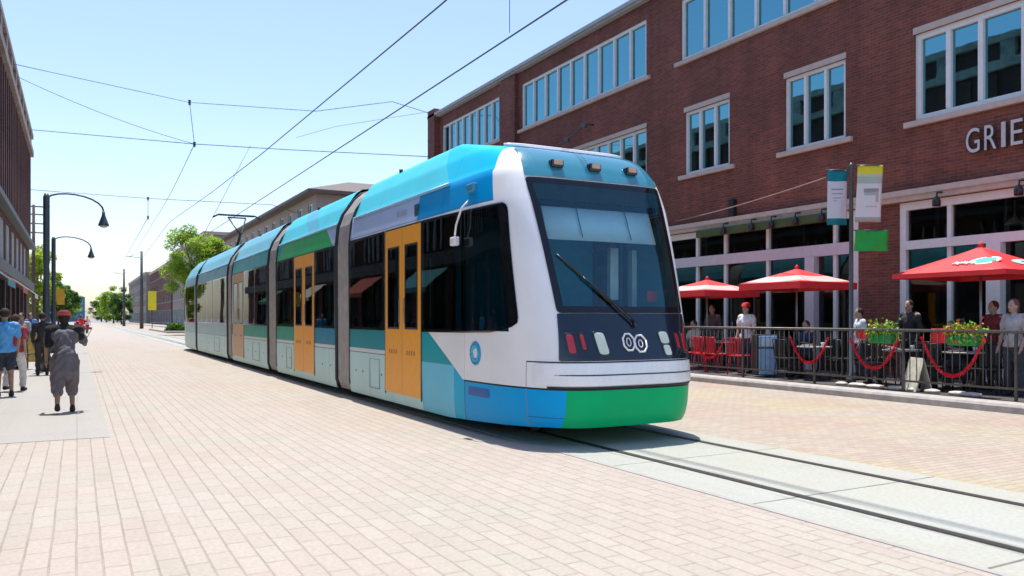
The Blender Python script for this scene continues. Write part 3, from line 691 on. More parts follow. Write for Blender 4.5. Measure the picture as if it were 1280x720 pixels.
g = MB(); g.tube([front_pt(o/20, .845)+Vector((0, -.022, 0)) for o in range(-21, 22)], .008, 6); g.build('bumper_groove', darkm, bu)
g = MB(); g.tube([front_pt(o/20, .70)+Vector((0, -.004, 0)) for o in range(-21, 22)], .012, 6); g.build('trim_strip', darkm, tram)
rt = MB(); rt.tube([front_pt(o/20*1.1, 3.74)+Vector((0, .0, .03)) for o in range(-17, 18)], .022, 8); rt.build('roof_trim', whp, tram)
# lamps on the mask
redl = mat('red_lens', (.45, .015, .02), .15, coat=.5); whl = mat('clear_lens', (.55, .62, .52), .12, coat=.5); aml = mat('amber_lens', (.55, .36, .26), .2, coat=.4)
def lamp(o, z, wd, ht, m, nm, skew=.0):
    lp = patch(rpoly([(o-wd/2, z-ht/2), (o+wd/2, z-ht/2), (o+wd/2-skew, z+ht/2), (o-wd/2-skew, z+ht/2)], min(wd, ht)*.3), front_pt, .026, 8, 8, attr=False)
    h = patch(rpoly([(o-wd/2-.02, z-ht/2-.02), (o+wd/2+.02, z-ht/2-.02), (o+wd/2+.02-skew, z+ht/2+.02), (o-wd/2-.02-skew, z+ht/2+.02)], min(wd, ht)*.3), front_pt, .018, 8, 8, attr=False)
    a = h.build(nm, blackp, tram, solid=.015); lp.build('lens', m, a, solid=.015)
for sg_ in (-1, 1):
    lamp(sg_*.82, 1.20, .07, .21, redl, 'tail_light', .03*sg_*-1 if 0 else .02); lamp(sg_*.69, 1.22, .04, .17, redl, 'tail_light', .02)
lamp(-.45, 1.20, .13, .25, whl, 'headlight', .04)
lamp(.47, 1.26, .13, .14, whl, 'headlight', .02); lamp(.49, 1.11, .10, .12, whl, 'headlight', .02)
# looped emblem
em = MB()
def ring(cx, cz, rx, rz, r, off=.022, n=8):
    pts = [front_pt(cx+rx*math.cos(t*2*math.pi/n+.4), cz+rz*math.sin(t*2*math.pi/n+.4))+Vector((0, -off, 0)) for t in range(n+1)]; em.tube(pts, r, 6)
ring(-.085, 1.22, .085, .105, .013); ring(.085, 1.20, .09, .105, .013); ring(-.085, 1.22, .03, .05, .007); ring(.085, 1.20, .03, .045, .007)
em.build('emblem', whp, tram)
# visor marker lamps
for o in (-.55, .02, .60):
    b = MB(); c = front_pt(o, 3.44)
    b.cbox(c+Vector((0, -.04, 0)), (.18, .10, .10), 0); h = b.build('marker_lamp', blackp, tram, bevel=.02)
    l = MB(); l.cbox(c+Vector((0, -.095, .01)), (.13, .02, .06), 0); l.build('lens', aml, h, bevel=.008)
# wiper
wp = MB(); a = front_pt(.05, 1.44)+Vector((0, -.05, 0)); mid = front_pt(-.22, 1.70)+Vector((0, -.06, 0)); tip = front_pt(-.56, 1.99)+Vector((0, -.05, 0))
wp.tube([a, mid, tip], [.02, .014, .010], 6); wp.lathe(a-Vector((0, 0, .03)), [(.03, 0), (.03, .05)], 10)
bld0, bld1 = front_pt(-.84, 2.26)+Vector((0, -.03, 0)), front_pt(-.20, 1.66)+Vector((0, -.03, 0))
wpo = wp.build('wiper', blackp, tram); b = MB(); b.tube([bld0+(bld1-bld0)*t/8+Vector((0, -.02*math.sin(math.pi*t/8), 0)) for t in range(9)], .013, 6); b.build('wiper_blade', darkm, wpo)
# cab side windows, both sides
for sg_ in (-1, 1):
    fn = lambda y, z, s=sg_: side_pt(s, y, z)
    poly = rpoly([(8.33, 1.42), (8.9, 1.31), (11.08, 1.30), (11.08, 2.95), (8.60, 2.93)], [.10, .3, 0, 0, .12])
    patch(poly, fn, .012, 26, 40).build('cab_side_window', tg, tram)
    patch([(12.72, 1.30), (14.66, 1.30), (14.66, 2.95), (12.72, 2.95)], fn, .012, 4, 4).build('side_window', tg, tram)
    # thin pillars seen in the glass
    for y in (10.35, 9.75): p = MB(); p.box(TX+sg_*1.27-.02, TX+sg_*1.27+.02, y-.03, y+.03, 1.3, 2.95); p.build('window_pillar', darkm, tram)
def doors(y0, y1, first=True, pan=orange):
    for sg_ in (-1, 1):
        for a, b in ((y0, (y0+y1)/2-.006), ((y0+y1)/2+.006, y1)):
            d = MB(); x0, x1 = sorted((TX+sg_*1.29, TX+sg_*1.333)); wa, wb = a+(b-a)*.19, b-(b-a)*.19
            d.box(x0, x1, a, wa, .30, 2.93); d.box(x0, x1, wb, b, .30, 2.93); d.box(x0, x1, wa, wb, .30, 1.36); d.box(x0, x1, wa, wb, 2.62, 2.93)
            o = d.build('door', pan, tram)
            hb = MB(); hx = TX+sg_*1.345; hy = (wb+.05) if a == y0 else (wa-.05); hb.tube([(hx-sg_*.012, hy, 1.42), (hx, hy, 1.45), (hx, hy, 1.80), (hx-sg_*.012, hy, 1.83)], .008, 6); hb.build('door_handle', grey, o)
            se = MB(); e0, e1 = sorted((TX+sg_*1.3335, TX+sg_*1.338)); se.box(e0, e1, wa-.03, wa, 1.33, 2.65); se.box(e0, e1, wb, wb+.03, 1.33, 2.65); se.box(e0, e1, wa, wb, 2.62, 2.65); se.box(e0, e1, wa, wb, 1.33, 1.36); se.build('window_seal', darkm, o)
            gq = MB(); X = TX+sg_*1.335; gq.add([(X, wa-.02, 1.34), (X, wb+.02, 1.34), (X, wb+.02, 2.64), (X, wa-.02, 2.64)], [(0, 3, 2, 1) if sg_ < 0 else (0, 1, 2, 3)]); gq.build('door_glass', dg_, o)
            t_ = MB(); xx = TX+sg_*1.3345
            for q in range(4):
                if sg_ < 0: u = a+(b-a)*(.30+q*.13); t_.add([(xx, u, .93), (xx, u+.055*(b-a), .93), (xx, u+.055*(b-a), 1.0), (xx, u, 1.0)], [(0, 3, 2, 1)])
            if sg_ < 0: t_.build('door_marking', mat('door_print', (.30, .16, .06), .6), o)
            rb = MB(); rb.box(x0, x1, b-.0005 if a != y0 else b, b+.006, .30, 2.93) if a == y0 else None
            if a == y0: rb.build('door_seal', darkm, o)
        st = MB(); x0, x1 = sorted((TX+sg_*1.0, TX+sg_*1.30)); st.box(x0, x1, y0, y1, .24, .295); st.build('door_step', darkm, tram)
        h = MB(); x0, x1 = sorted((TX+sg_*1.322, TX+sg_*1.331)); h.box(x0, x1, y0-.03, y0-.002, .26, 2.95); h.box(x0, x1, y1+.002, y1+.03, .26, 2.95); h.box(x0, x1, y0, y1, 2.932, 2.955); h.build('door_frame', darkm, tram)
doors(11.13, 12.68)
# middle modules
MODS = [(15.62, 21.0, (17.25, 19.05)), (22.1, 27.75, (25.6, 27.5)), (28.75, 36.5, None)]
for i, (y0, y1, dr) in enumerate(MODS):
    wins = []; glz = []
    if dr:
        wins.append((dr[0], dr[1], .3, 2.91)); spans = [(y0+.06, dr[0]-.04), (dr[1]+.04, y1-.06)]
    else: spans = [(y0+.06, 32.0), (32.1, y1-.06)]
    for a, b in spans:
        if b-a > .3: wins.append((a+.08, b-.08, 1.34, 2.91)); glz.append((a, b))
    straight_body(y0, y1, wins).build('passenger_section', LIV, tram)
    for a, b in glz:
        for sg_ in (-1, 1):
            fn = lambda y, z, s=sg_: side_pt(s, y, z)
            nn = max(1, round((b-a)/1.6))
            for q in range(nn):
                u0 = a+(b-a)*q/nn+.012; u1 = a+(b-a)*(q+1)/nn-.012
                patch([(u0, 1.30), (u1, 1.30), (u1, 2.95), (u0, 2.95)], fn, .012, 4, 4).build('side_window', tg, tram)
    if dr: doors(*dr, pan=orange if i == 0 else mat('faded_orange', (.66, .40, .24), .45))
fnr = lambda y, z: side_pt(-1, y, z)
for a, b in ((8.7, 10.4), (10.42, 12.9)):
    for sg_ in (-1, 1):
        m = patch(rpoly([(a, 1.3), (b, 1.3), (b, 2.95), (a, 2.95)], .04), (lambda y, z, s=sg_: side_pt(s, y, z)), .012, 8, 10)
        m.v = [flip(v) for v in m.v]; m.f = [f[::-1] for f in m.f]; m.build('side_window', tg, tram)
# bellows
for y0, y1 in ((14.7, 15.62), (21.0, 22.1), (27.75, 28.75), (36.5, 37.0)):
    mb = MB(); n = 14; rows = []
    prof = [(1.22, .13), (1.285, .3), (1.30, 2.9), (1.26, 3.3), (1.17, 3.55), (.95, 3.86), (.8, 4.0), (.6, 4.06)]
    pr = [(-a, z) for a, z in prof]+[(a, z) for a, z in prof[::-1]]
    for i in range(n*2+1):
        s = .0 if i % 2 == 0 else -.012; y = y0+(y1-y0)*i/(2*n)
        rows.append([Vector((TX+a+(s if a > 0 else -s), y, z+(s if z > 3.5 else 0))) for a, z in pr])
    k_ = len(pr); vs = [v for r in rows for v in r]
    mb.add(vs, [(i*k_+j, (i+1)*k_+j, (i+1)*k_+j+1, i*k_+j+1) for i in range(2*n) for j in range(k_-1)], 0)
    mb.build('bellows', rubber, tram)
    for yy_ in (y0, y1):
        f = MB(); f.tube([(TX+a*1.012, yy_, z) for a, z in pr], .035, 6); f.build('bellows_frame', rubber if 0 else mat('dark_frame', (.03, .035, .04), .5), tram)
# interior: floor, ceiling, seats, poles
it = MB(); it.box(TX-1.2, TX+1.2, 8.9, 42, .31, .34); it.box(TX-1.15, TX+1.15, 9.2, 42, 2.96, 3.0); it.build('floor', mat('tram_floor', (.10, .10, .11), .8), tram)
seatm = mat('seat_fabric', (.03, .10, .22), .85)
for yq in [13.3, 14.1, 16.2, 19.6, 20.4, 22.6, 23.5, 24.4, 29.6, 30.6, 31.6, 32.8, 33.8, 34.8, 38, 39]:
    for sg_ in (-1, 1):
        s = MB(); xs_ = sorted((TX+sg_*.35, TX+sg_*1.15)); s.box(*xs_, yq, yq+.45, .72, .80); s.box(*xs_, yq+.42, yq+.50, .80, 1.45); s.box((xs_[0]+xs_[1])/2-.05, (xs_[0]+xs_[1])/2+.05, yq+.15, yq+.3, .34, .72); s.build('seat', seatm, tram, bevel=.02)
for yq in [11.0, 12.8, 14.5, 17.1, 19.2, 25.5, 27.6, 32]:
    for sg_ in (-1, 1): p = MB(); p.tube([(TX+sg_*.75, yq, .34), (TX+sg_*.75, yq, 2.96)], .02, 8); p.build('grab_pole', mat('pole_yellow', (.45, .55, .5), .35), tram)
cab = MB(); cab.box(TX-1.15, TX+1.15, 10.25, 10.3, .34, 2.95); cab.build('cab_bulkhead', mat('cab_reflection_teal', (.03, .50, .66), .6), tram)  # full-height bulkhead coloured teal to imitate the reflection in the windscreen
dk = MB(); dk.box(TX-.85, TX+.85, 8.25, 8.85, .4, 1.52); dk.build('cab_desk', mat('desk_dark', (.02, .03, .035), .6), tram, bevel=.04)
cs = MB(); cs.box(TX-.28, TX+.28, 9.4, 9.9, .85, .97); cs.box(TX-.26, TX+.26, 9.85, 9.98, .97, 1.95); cs.tube([(TX, 9.65, .34), (TX, 9.65, .85)], .06); cs.build('driver_seat', seatm, tram, bevel=.04)
sb = MB()
pts = [[front_pt(o, z)+Vector((0, .10, 0)) for o in (-.84, -.42, 0, .40, .80)] for z in (2.46, 2.88)]
sb.add([v for r in pts for v in r], [(j, j+1, 6+j, 5+j) for j in range(4)], 0, True); sb.build('sun_blind', mat('sun_blind_cloth', (.80, .92, .90), .8, var=.03), tram, solid=.006)
for o in (-.36, .38): q = MB(); q.tube([front_pt(o, z/10)+Vector((0, .07, 0)) for z in range(25, 32)], .006, 5); q.build('blind_cord', darkm, tram)
dp = MB(); c0 = [front_pt(-.7, 3.02), front_pt(.7, 3.02)]; dp.box(TX-.72, TX+.72, 8.72, 8.76, 2.98, 3.2); dp.build('destination_display', mat('dark_display', (.01, .05, .08), .2), tram)
for (o, y, z0, z1, ww, nm) in ((.42, 8.75, 1.75, 2.44, .13, 'cab_console'), (.74, 8.7, 1.6, 2.42, .08, 'cab_console')):
    q = MB(); q.box(TX+o, TX+o+ww, y, y+.08, z0, z1); q.build(nm, mat('console_grey', (.6, .68, .6), .5), tram)
q = MB(); q.box(TX+.72, TX+.88, 8.35, 8.38, 1.72, 1.86); q.build('cab_sticker', mat('sticker_red', (.7, .08, .03), .5), tram)
# side mirror arm and lamp box
ar = MB(); p0 = side_pt(-1, 9.5, 3.05); ar.tube([p0, p0+Vector((-.09, .03, -.1)), p0+Vector((-.13, .12, -.32)), p0+Vector((-.12, .18, -.45))], .014, 8)
aro = ar.build('mirror_arm', whp, tram); q = MB(); q.cbox(p0+Vector((-.13, .17, -.53)), (.08, .16, .12)); q.build('mirror_head', whp, aro, bevel=.02)
q = MB(); q.cbox(side_pt(-1, 9.42, 3.2)+Vector((-.02, 0, 0)), (.08, .22, .12), 0); q.build('side_camera', mat('blue_housing', (.05, .28, .45), .3), tram, bevel=.02)
q = MB(); q.cbox(side_pt(-1, 11.35, 3.13)+Vector((-.004, 0, 0)), (.012, .16, .20)); q.build('door_indicator', mat('dark_teal_sign', (.03, .09, .1), .3), tram)
q = MB(); q.cbox(side_pt(-1, 12.0, 3.16)+Vector((-.001, 0, 0)), (.008, .42, .09)); q.build('panel_marking', mat('grey_print', (.36, .42, .58), .5), tram)
# round logo on the white flank
lg = MB()
def side_ring(cy, cz, ry, rz, r, mi, arc=(0, 1)):
    pts = [side_pt(-1, cy+ry*math.cos(2*math.pi*(arc[0]+(arc[1]-arc[0])*t/28)), cz+rz*math.sin(2*math.pi*(arc[0]+(arc[1]-arc[0])*t/28)))+Vector((-.002, 0, 0)) for t in range(29)]
    lg.tube(pts, r, 6, mi)
side_ring(9.30, 1.05, .125, .14, .018, 0); side_ring(9.30, 1.05, .085, .10, .022, 1); side_ring(9.30, 1.05, .06, .075, .008, 0, (.1, .8))
lg.build('logo', [mat('logo_blue', (.02, .30, .55), .4), mat('logo_cyan', (.08, .48, .66), .4)], tram)
patch(rpoly([(8.95, .50), (9.5, .50), (9.5, .61), (8.95, .61)], .04), lambda y, z: side_pt(-1, y, z), .006, 6, 6, attr=False).build('side_marking', mat('mark_blue', (.0, .10, .36), .4), tram)
# small roof ledge strips and roof kit
for y0, y1 in ((10.2, 14.6), (15.7, 20.9), (22.2, 27.6), (28.9, 36.4)):
    for sg_ in (-1, 1): l = MB(); l.tube([(TX+sg_*1.275, y0, 3.37), (TX+sg_*1.275, y1, 3.37)], .022, 6); l.build('roof_ledge', mat('ledge_cyan', (.25, .55, .72), .35), tram)
for y0, y1 in ((11.6, 14.2), (16.2, 20.4), (22.8, 27.0), (29.2, 32.6)):
    l = MB(); l.box(TX-.5, TX+.5, y0, y1, 4.131, 4.2); l.build('roof_box', mat('roof_grey', (.35, .38, .4), .5), tram, bevel=.03)
for y in (13.2, 18.6, 25.4): l = MB(); l.tube([(TX-.86, y, 4.0), (TX-.86, y, 4.1)], .035, 8); l.build('roof_knob', darkm, tram)
for y in (12.9, 13.9, 14.3, 16.0, 16.6, 19.5, 20.3, 22.6, 23.7, 24.9, 29.4, 31, 33, 35): q = MB(); q.tube([(TX-1.318, y, .55), (TX-1.33, y, .55)], .018, 10); q.build('skirt_bolt', darkm, tram)
for y0, y1 in ((13.0, 13.5), (19.35, 19.85), (23.2, 24.2), (30.4, 31.6)): q = MB(); q.tube([(TX-1.326, y0, .30), (TX-1.326, y1, .30), (TX-1.326, y1, .80), (TX-1.326, y0, .80), (TX-1.326, y0, .30)], .004, 4); q.build('hatch_seam', darkm, tram)
# pantograph
pg = MB(); py_ = 34.6
pg.box(TX-.55, TX+.55, py_-.7, py_+.7, 4.14, 4.22)
pg.tube([(TX-.0, py_+.6, 4.2), (TX, py_-.75, 4.95), ], [.06, .05], 8); pgo = pg.build('pantograph', darkm, tram)
q = MB(); q.tube([(TX-.35, py_+.1, 5.68), (TX-.05, py_-.75, 4.95), (TX+.05, py_-.75, 4.95), (TX+.35, py_+.1, 5.68)], .028, 8); q.tube([(TX-.35, py_+.1, 5.68), (TX+.35, py_+.1, 5.68)], .03); q.build('upper_arm', darkm, pgo)
q = MB(); q.tube([(TX-.95, py_+.1, 5.66), (TX-.72, py_+.1, 5.79), (TX+.72, py_+.1, 5.79), (TX+.95, py_+.1, 5.66)], .035, 8); q.tube([(TX-.72, py_+.3, 5.79), (TX+.72, py_+.3, 5.79)], .03, 8); q.build('contact_shoe', darkm, pgo)
# underframe and bogies
u = MB(); u.box(TX-1.0, TX+1.0, 8.7, 41.6, .20, .30); u.build('underframe', darkm, tram)
for yb_ in (10.0, 18.1, 25, 32.5, 40):
    b_ = MB(); b_.box(TX-.95, TX+.95, yb_-.9, yb_+.9, .11, .122); bo = b_.build('bogie', darkm, tram)
    for dy in (-.85, .85):
        for x in (5.34, 6.65):
            wv = MB(); wv.tube([(x-.05, yb_+dy, .31), (x+.05, yb_+dy, .31)], .295, 24); wv.build('wheel', steel, bo)
q = MB(); q.tube([(TX+1.05, 8.55, .15), (TX+1.05, 8.55, .5)], .03); q.build('coupler_hook', darkm, tram)

# ------------------------------------------------------------------ overhead line
wire = mat('wire_dark', (.06, .06, .065), .5)
def wire_obj(pts, r, label, name='overhead_wire', cat='wire', group='overhead tram wires', sub=10, sag=0):
    P = [Vector(p) for p in pts]; Q = []
    for a, b in zip(P, P[1:]):
        for t in range(sub): f = t/sub; q = a.lerp(b, f); q.z -= sag*4*f*(1-f); Q.append(q)
    Q.append(P[-1]); m = MB(); m.tube(Q, r, 6); return m.build(name, wire, origin=P[0], label=label, cat=cat, group=group)
wire_obj([(5.9, -8, 5.88), (5.9, 30, 5.86), (5.9, 34.7, 5.86), (5.95, 75, 5.9), (5.9, 240, 5.9)], .014, 'contact wire running straight above the tram roof, lower right of the two long lines')
wire_obj([(5.9, -8, 7.6), (5.9, 4, 7.25), (5.9, 14, 7.3), (5.9, 30, 7.5), (5.9, 42, 7.8), (5.95, 64, 8.6), (5.95, 90, 7.9), (5.9, 240, 8)], .017, 'thicker messenger wire rising to the top of the picture, left of the two long lines')
def dropper(x, y, z0, z1, lab): wire_obj([(x, y, z1), (x, y, z0)], .009, lab, 'dropper', 'wire', 'wire droppers', 1)
K1 = ray(237, 128, 46); K2 = ray(243, 180, 46)
L_ = lambda px, py, z: ray(px, py, z)
Rend = Vector((16.65, yb-.5, 0)); 
wire_obj([L_(17, 80, 40), K1, L_(395, 139, 43), L_(490, 127, 41), (16.65, yb-.5, 12.5)], .016, 'topmost cross span wire sagging from the brown building to the brick building', sub=4)
wire_obj([L_(20, 95, 42), K2], .014, 'slanting wire from the brown building down to the hanging insulator', sag=.25)
wire_obj([L_(37, 162, 55), K2, L_(358, 187, 44), (16.65, yb-.4, 10.2)], .02, 'middle cross span wire meeting the brick building at its end pier', sub=4)
wire_obj([K1, K2], .016, 'short vertical link between the two upper cross spans', 'dropper', 'wire', 'wire droppers', 1)
wire_obj([K2, L_(193, 275, 78), L_(160, 325, 130)], .018, 'slack wire falling away down the street from the hanging insulator', sag=.3)
wire_obj([L_(37, 237, 62), L_(185, 248, 66), L_(340, 256, 64), (17, 70, 10.6)], .022, 'lower cross span wire low over the far street', sub=4)
wire_obj([L_(185, 248, 66), L_(185, 272, 66)], .02, 'small vertical hanger on the lower cross span', 'dropper', 'wire', 'wire droppers', 1)
wire_obj([L_(185, 272, 66), L_(155, 325, 110)], .022, 'short slack wire below the lower cross span')
wire_obj([L_(313, 182, 44), Vector((5.9, L_(307, 250, 44).y, 5.9))], .012, 'long vertical dropper from the middle cross span to the contact wire', 'dropper', 'wire', 'wire droppers', 1)
wire_obj([L_(370, 172, 50), L_(420, 158, 46), L_(540, 139, 44.5)], .010, 'faint thin wire rising to the brick building corner')
wire_obj([ray(637, -40, 13), ray(637, 41, 13)], .006, 'vertical dropper at the top of the picture above the tram', 'dropper', 'wire', 'wire droppers', 1)
for p, lab, r in ((K1, 'dark insulator on the topmost cross span', .16), (K2, 'dark insulator where three wires meet below it', .18), (L_(185, 248, 66), 'small insulator on the lower cross span', .18), (L_(185, 272, 66), 'insulator hanging lowest over the far street', .16)):
    m = MB(); m.lathe(p-Vector((0, 0, r)), [(.03, 0), (.09, .05), (.05, .1), (.1, .15), (.05, .2), (.1, .26), (.03, .32)], 10); m.build('insulator', wire, origin=p, label=lab, cat='insulator', group='wire insulators')
# feeder cable with clamps on the brick wall
f0, f1 = Vector((BX-.35, Y(668, BX), 8.35)), Vector((BX-.35, Y(742, BX), 8.75))
fe = empty('wall_cable', f0, 'dark cable with clamps strung along the brick wall above the tram nose', 'cable')
m = MB(); m.tube([f0.lerp(f1, t/10)-Vector((0, 0, .25*math.sin(math.pi*t/10))) for t in range(11)], .03, 6); m.tube([f1, (BX-.01, f1.y, f1.z)], .03, 6); m.tube([f0, (BX-.01, f0.y, f0.z)], .03, 6); m.build('cable', wire, fe)
for t in (.2, .45, .7, .97): q = f0.lerp(f1, t)-Vector((0, 0, .25*math.sin(math.pi*t))); m = MB(); m.cbox(q, (.1, .34, .16), rot=(.4, 0, 0)); m.build('clamp', wire, fe, bevel=.03)
ca = MB(); c0, c1 = Vector((BX-.05, Y(846, BX), 4.63)), Vector((14.25, Y(1033, 14.25), 4.55)); ca.tube([c0.lerp(c1, t/12)-Vector((0, 0, .06*math.sin(math.pi*t/12))) for t in range(13)], .014, 6)
ca.build('stay_wire', mat('pale_wire', (.30, .2, .18), .6), origin=c0, label='pale stay wire from the brick wall to the banner pole', cat='wire')

# ------------------------------------------------------------------ lamps, poles, banners
lampc = mat('lamp_grey', (.085, .10, .11), .45, .3)
def street_lamp(px, x, h, arm, label):
    y = Y(px, x); t = local_empty('street_lamp', (x, y, 0), label, 'street lamp', 'street lamps')
    m = MB(); m.lathe((0, 0, 0), [(.15, 0), (.15, .35), (.10, .45), (.075, 3.0), (.08, 3.05), (.085, 3.1), (.085, h-.05), (.05, h+.06)], 12); m.build('pole', lampc, t)
    a = MB(); P = [(0, 0, h-.15)]+[(arm*(.5-.5*math.cos(math.pi*s/10))*1.0, 0, h-.12+.32*math.sin(math.pi*s/10)-(.25*s/10)) for s in range(1, 11)]; a.tube(P, .026, 8); a.build('arm', lampc, t)
    e = P[-1]; l = MB(); l.lathe((e[0], 0, e[2]-.42), [(.15, 0), (.135, .06), (.08, .22), (.05, .3), (.04, .42)], 14); hd = l.build('lamp_head', lampc, t)
    b = MB(); b.ell((e[0], 0, e[2]-.42), (.11, .11, .06), n=12); b.build('lamp_glass', mat('lamp_glass_pale', (.6, .6, .55), .3), hd)
    return t
street_lamp(58, -.78, 5.0, 1.45, 'nearest grey street lamp with a curved arm, standing behind the woman in grey')
l2 = street_lamp(67, -.92, 5.0, 1.45, 'second, smaller looking street lamp with a yellow banner on its pole')
fb_ = MB(); fb_.box(.14, .17, -.02, .02, 1.98, 2.02); fb_.box(.12, .42, -.015, .015, 2.1, 2.8); fb_.build('banner', mat('amber_banner', (.75, .42, .03), .6), l2)
def mast(px, x, h, label, grp='catenary masts'):
    y = Y(px, x); t = local_empty('catenary_mast', (x, y, 0), label, 'mast', grp)
    m = MB(); m.tube([(0, 0, 0), (0, 0, h)], [.28, .16], 10); m.build('pole', wire, t)
    a = MB(); a.tube([(0, 0, h-1), (-2.0, 0, h-.8)], .04); a.tube([(0, 0, h-.1), (-1.6, 0, h-.8)], .02); a.build('bracket', wire, t); return t
mast(177, 8.2, 11.3, 'tall dark catenary mast on the traffic island behind the yellow sign'); mast(155, 8.0, 11.2, 'distant catenary mast between the trees and the far brick row')
ys_ = Y(184, 8.0)
sg2 = local_empty('yellow_sign', (8.6, ys_, .18), 'tall yellow roadside sign panel on a post on the traffic island', 'sign')
m = MB(); m.box(-.5, .5, -.04, .04, 2.4, 4.9); m.build('sign_panel', mat('yellow_sign_paint', (.82, .68, .02), .5), sg2); m = MB(); m.tube([(0, .08, 0), (0, .08, 4.8)], .05); m.build('post', wire, sg2)
up = local_empty('utility_pole', (-3.4, Y(42, -3.4), 0), 'utility pole with stacked cross arms beyond the brown building', 'utility pole')
m = MB(); m.tube([(0, 0, 0), (0, 0, 11.5)], [.18, .11]); m.build('pole', bark, up)
for z in (9.0, 9.8, 10.6, 11.3): q = MB(); q.box(-.9, .9, -.06, .06, z, z+.1); q.build('cross_arm', wire, up)

# banner pole on the terrace
bx = 14.2; by = Y(1064, bx)
bp_ = local_empty('banner_pole', (bx, by, .15), 'slim grey pole on the terrace carrying three hanging banners', 'pole')
m = MB(); m.lathe((0, 0, 0), [(.10, 0), (.10, .1), (.045, .14), (.04, 4.5), (.06, 4.52), (.02, 4.6)], 12); m.tube([(-.62, -.0, 4.42), (.6, 0, 4.42)], .015) if 0 else None; m.build('pole', lampc, bp_)
def bannermat(name, bands, bars, w0, h0):
    b = NB(name); sp = b.n('ShaderNodeSeparateXYZ'); b.l(b.obj(), sp.inputs[0]); z = sp.outputs[2]; y = sp.outputs[1]; c = bands[0][1]
    for lim, col in bands[1:]: c = b.mix(b.math('GREATER_THAN', z, lim), c, col)
    for ya_, yb_, za_, zb_, col in bars:
        mk_ = b.math('MULTIPLY', b.math('MULTIPLY', b.math('GREATER_THAN', y, ya_), b.math('LESS_THAN', y, yb_)), b.math('MULTIPLY', b.math('GREATER_THAN', z, za_), b.math('LESS_THAN', z, zb_)))
        c = b.mix(mk_, c, col)
    sh = b.bsdf(c, .6); tl = b.n('ShaderNodeBsdfTranslucent'); b.setin(tl.inputs[0], c); ms = b.n('ShaderNodeMixShader'); ms.inputs[0].default_value = .3; b.l(sh, ms.inputs[1]); b.l(tl.outputs[0], ms.inputs[2])
    return b.done(ms.outputs[0])
m1 = bannermat('teal_banner', [(0, (.0, .25, .30)), (.14, (.72, .72, .80)), (.92, (.0, .28, .34)), (1.13, (.12, .2, .22))], [(-.12, .12, .74, .765, (.3, .35, .4)), (-.1, .1, .65, .67, (.3, .35, .4)), (-.08, .08, .56, .58, (.35, .4, .45)), (.0, .08, .50, .52, (.4, .45, .5))], .5, 1.2)
m2 = bannermat('yellow_banner', [(0, (.45, .46, .44)), (.1, (.74, .74, .76)), (.78, (.50, .58, .52)), (.92, (.62, .68, .45)), (.98, (.80, .74, .04))], [(-.17, .13, .60, .68, (.35, .37, .37)), (-.17, -.1, .40, .62, (.5, .52, .53)), (-.12, .12, .54, .6, (.5, .52, .52)), (-.14, .1, .30, .33, (.55, .57, .58))], .5, 1.3)
def cloth(y0, y1, z0, z1, x, m, par, wav=.03, slant=0):
    mb = MB(); ny, nz = 12, 16; vs = [(x+wav*math.sin(i*.7+j*.25), y0+(y1-y0)*i/ny+slant*(1-j/nz), z0+(z1-z0)*j/nz) for j in range(nz+1) for i in range(ny+1)]
    mb.add(vs, [(j*(ny+1)+i, (j+1)*(ny+1)+i, (j+1)*(ny+1)+i+1, j*(ny+1)+i+1) for j in range(nz) for i in range(ny)], 0, True); return mb
def hang(lab, loc, dy, w_, h_, m, slant=0, name='hanging_banner'):
    t = local_empty(name, (loc[0], loc[1]+dy, loc[2]), lab, 'banner', 'banners on the terrace pole')
    cloth(-w_/2, w_/2, 0, h_, 0, m, t, .015, slant).build('cloth', m, t, solid=.006)
    r = MB(); r.tube([(0, -w_/2-.03, h_), (0, w_/2+.03, h_)], .014); r.build('rod', lampc, t); t.rotation_euler = (0, 0, R(62)); return t
hang('white hanging banner with teal ends, left of the terrace pole', (bx-.12, Y(1046.5, bx-.12), 3.47), 0, .42, 1.16, m1)
hang('white hanging banner with a bright yellow top, right of the terrace pole', (bx-.1, Y(1088, bx-.1), 3.45), 0, .52, 1.15, m2, .05)
gm_ = mat('green_cloth', (.0, .34, .04), .6, var=.1)
hang('small bright green cloth banner below the yellow topped one', (bx-.1, Y(1090, bx-.1), 2.86), 0, .68, .42, gm_, .02)

# ------------------------------------------------------------------ terrace fence
FX = 13.42; fy0, fy1 = 5.5, 30.0
fence = empty('terrace_fence', (FX, 14, .15), 'black iron railing with thin balusters along the terrace kerb', 'fence')
m = MB(); m.tube([(FX, fy0, 1.28), (FX, fy1, 1.28)], .028, 8); m.build('top_rail', ironfence, fence); m = MB(); m.box(FX-.018, FX+.018, fy0, fy1, .33, .365); m.build('bottom_rail', ironfence, fence)
y = fy0; pm = None; bmd = None; i = 0
while y < fy1:
    if i % 15 == 0:
        mm = MB(); mm.box(-.02, .02, -.02, .02, 0, 1.14)
        if pm is None: o = mm.build('post', ironfence, fence, origin=(0, 0, 0)); pm = o.data
        else: o = bpy.data.objects.new('post', pm); COL.objects.link(o); o.parent = fence
        o.location = (0, y-14, 0)
    elif y < 18.4:
        if bmd is None: mm = MB(); mm.tube([(0, 0, .19), (0, 0, 1.12)], .0095, 6); o = mm.build('baluster', ironfence, fence, origin=(0, 0, 0)); bmd = o.data
        else: o = bpy.data.objects.new('baluster', bmd); COL.objects.link(o); o.parent = fence
        o.location = (0, y-14, 0)
    y += .135; i += 1
mm = MB(); y = 18.5
while y < fy1: mm.tube([(FX, y, .34), (FX, y, 1.27)], .0095, 5); y += .135
q = mm.build('baluster', ironfence, fence); q['kind'] = 'stuff'

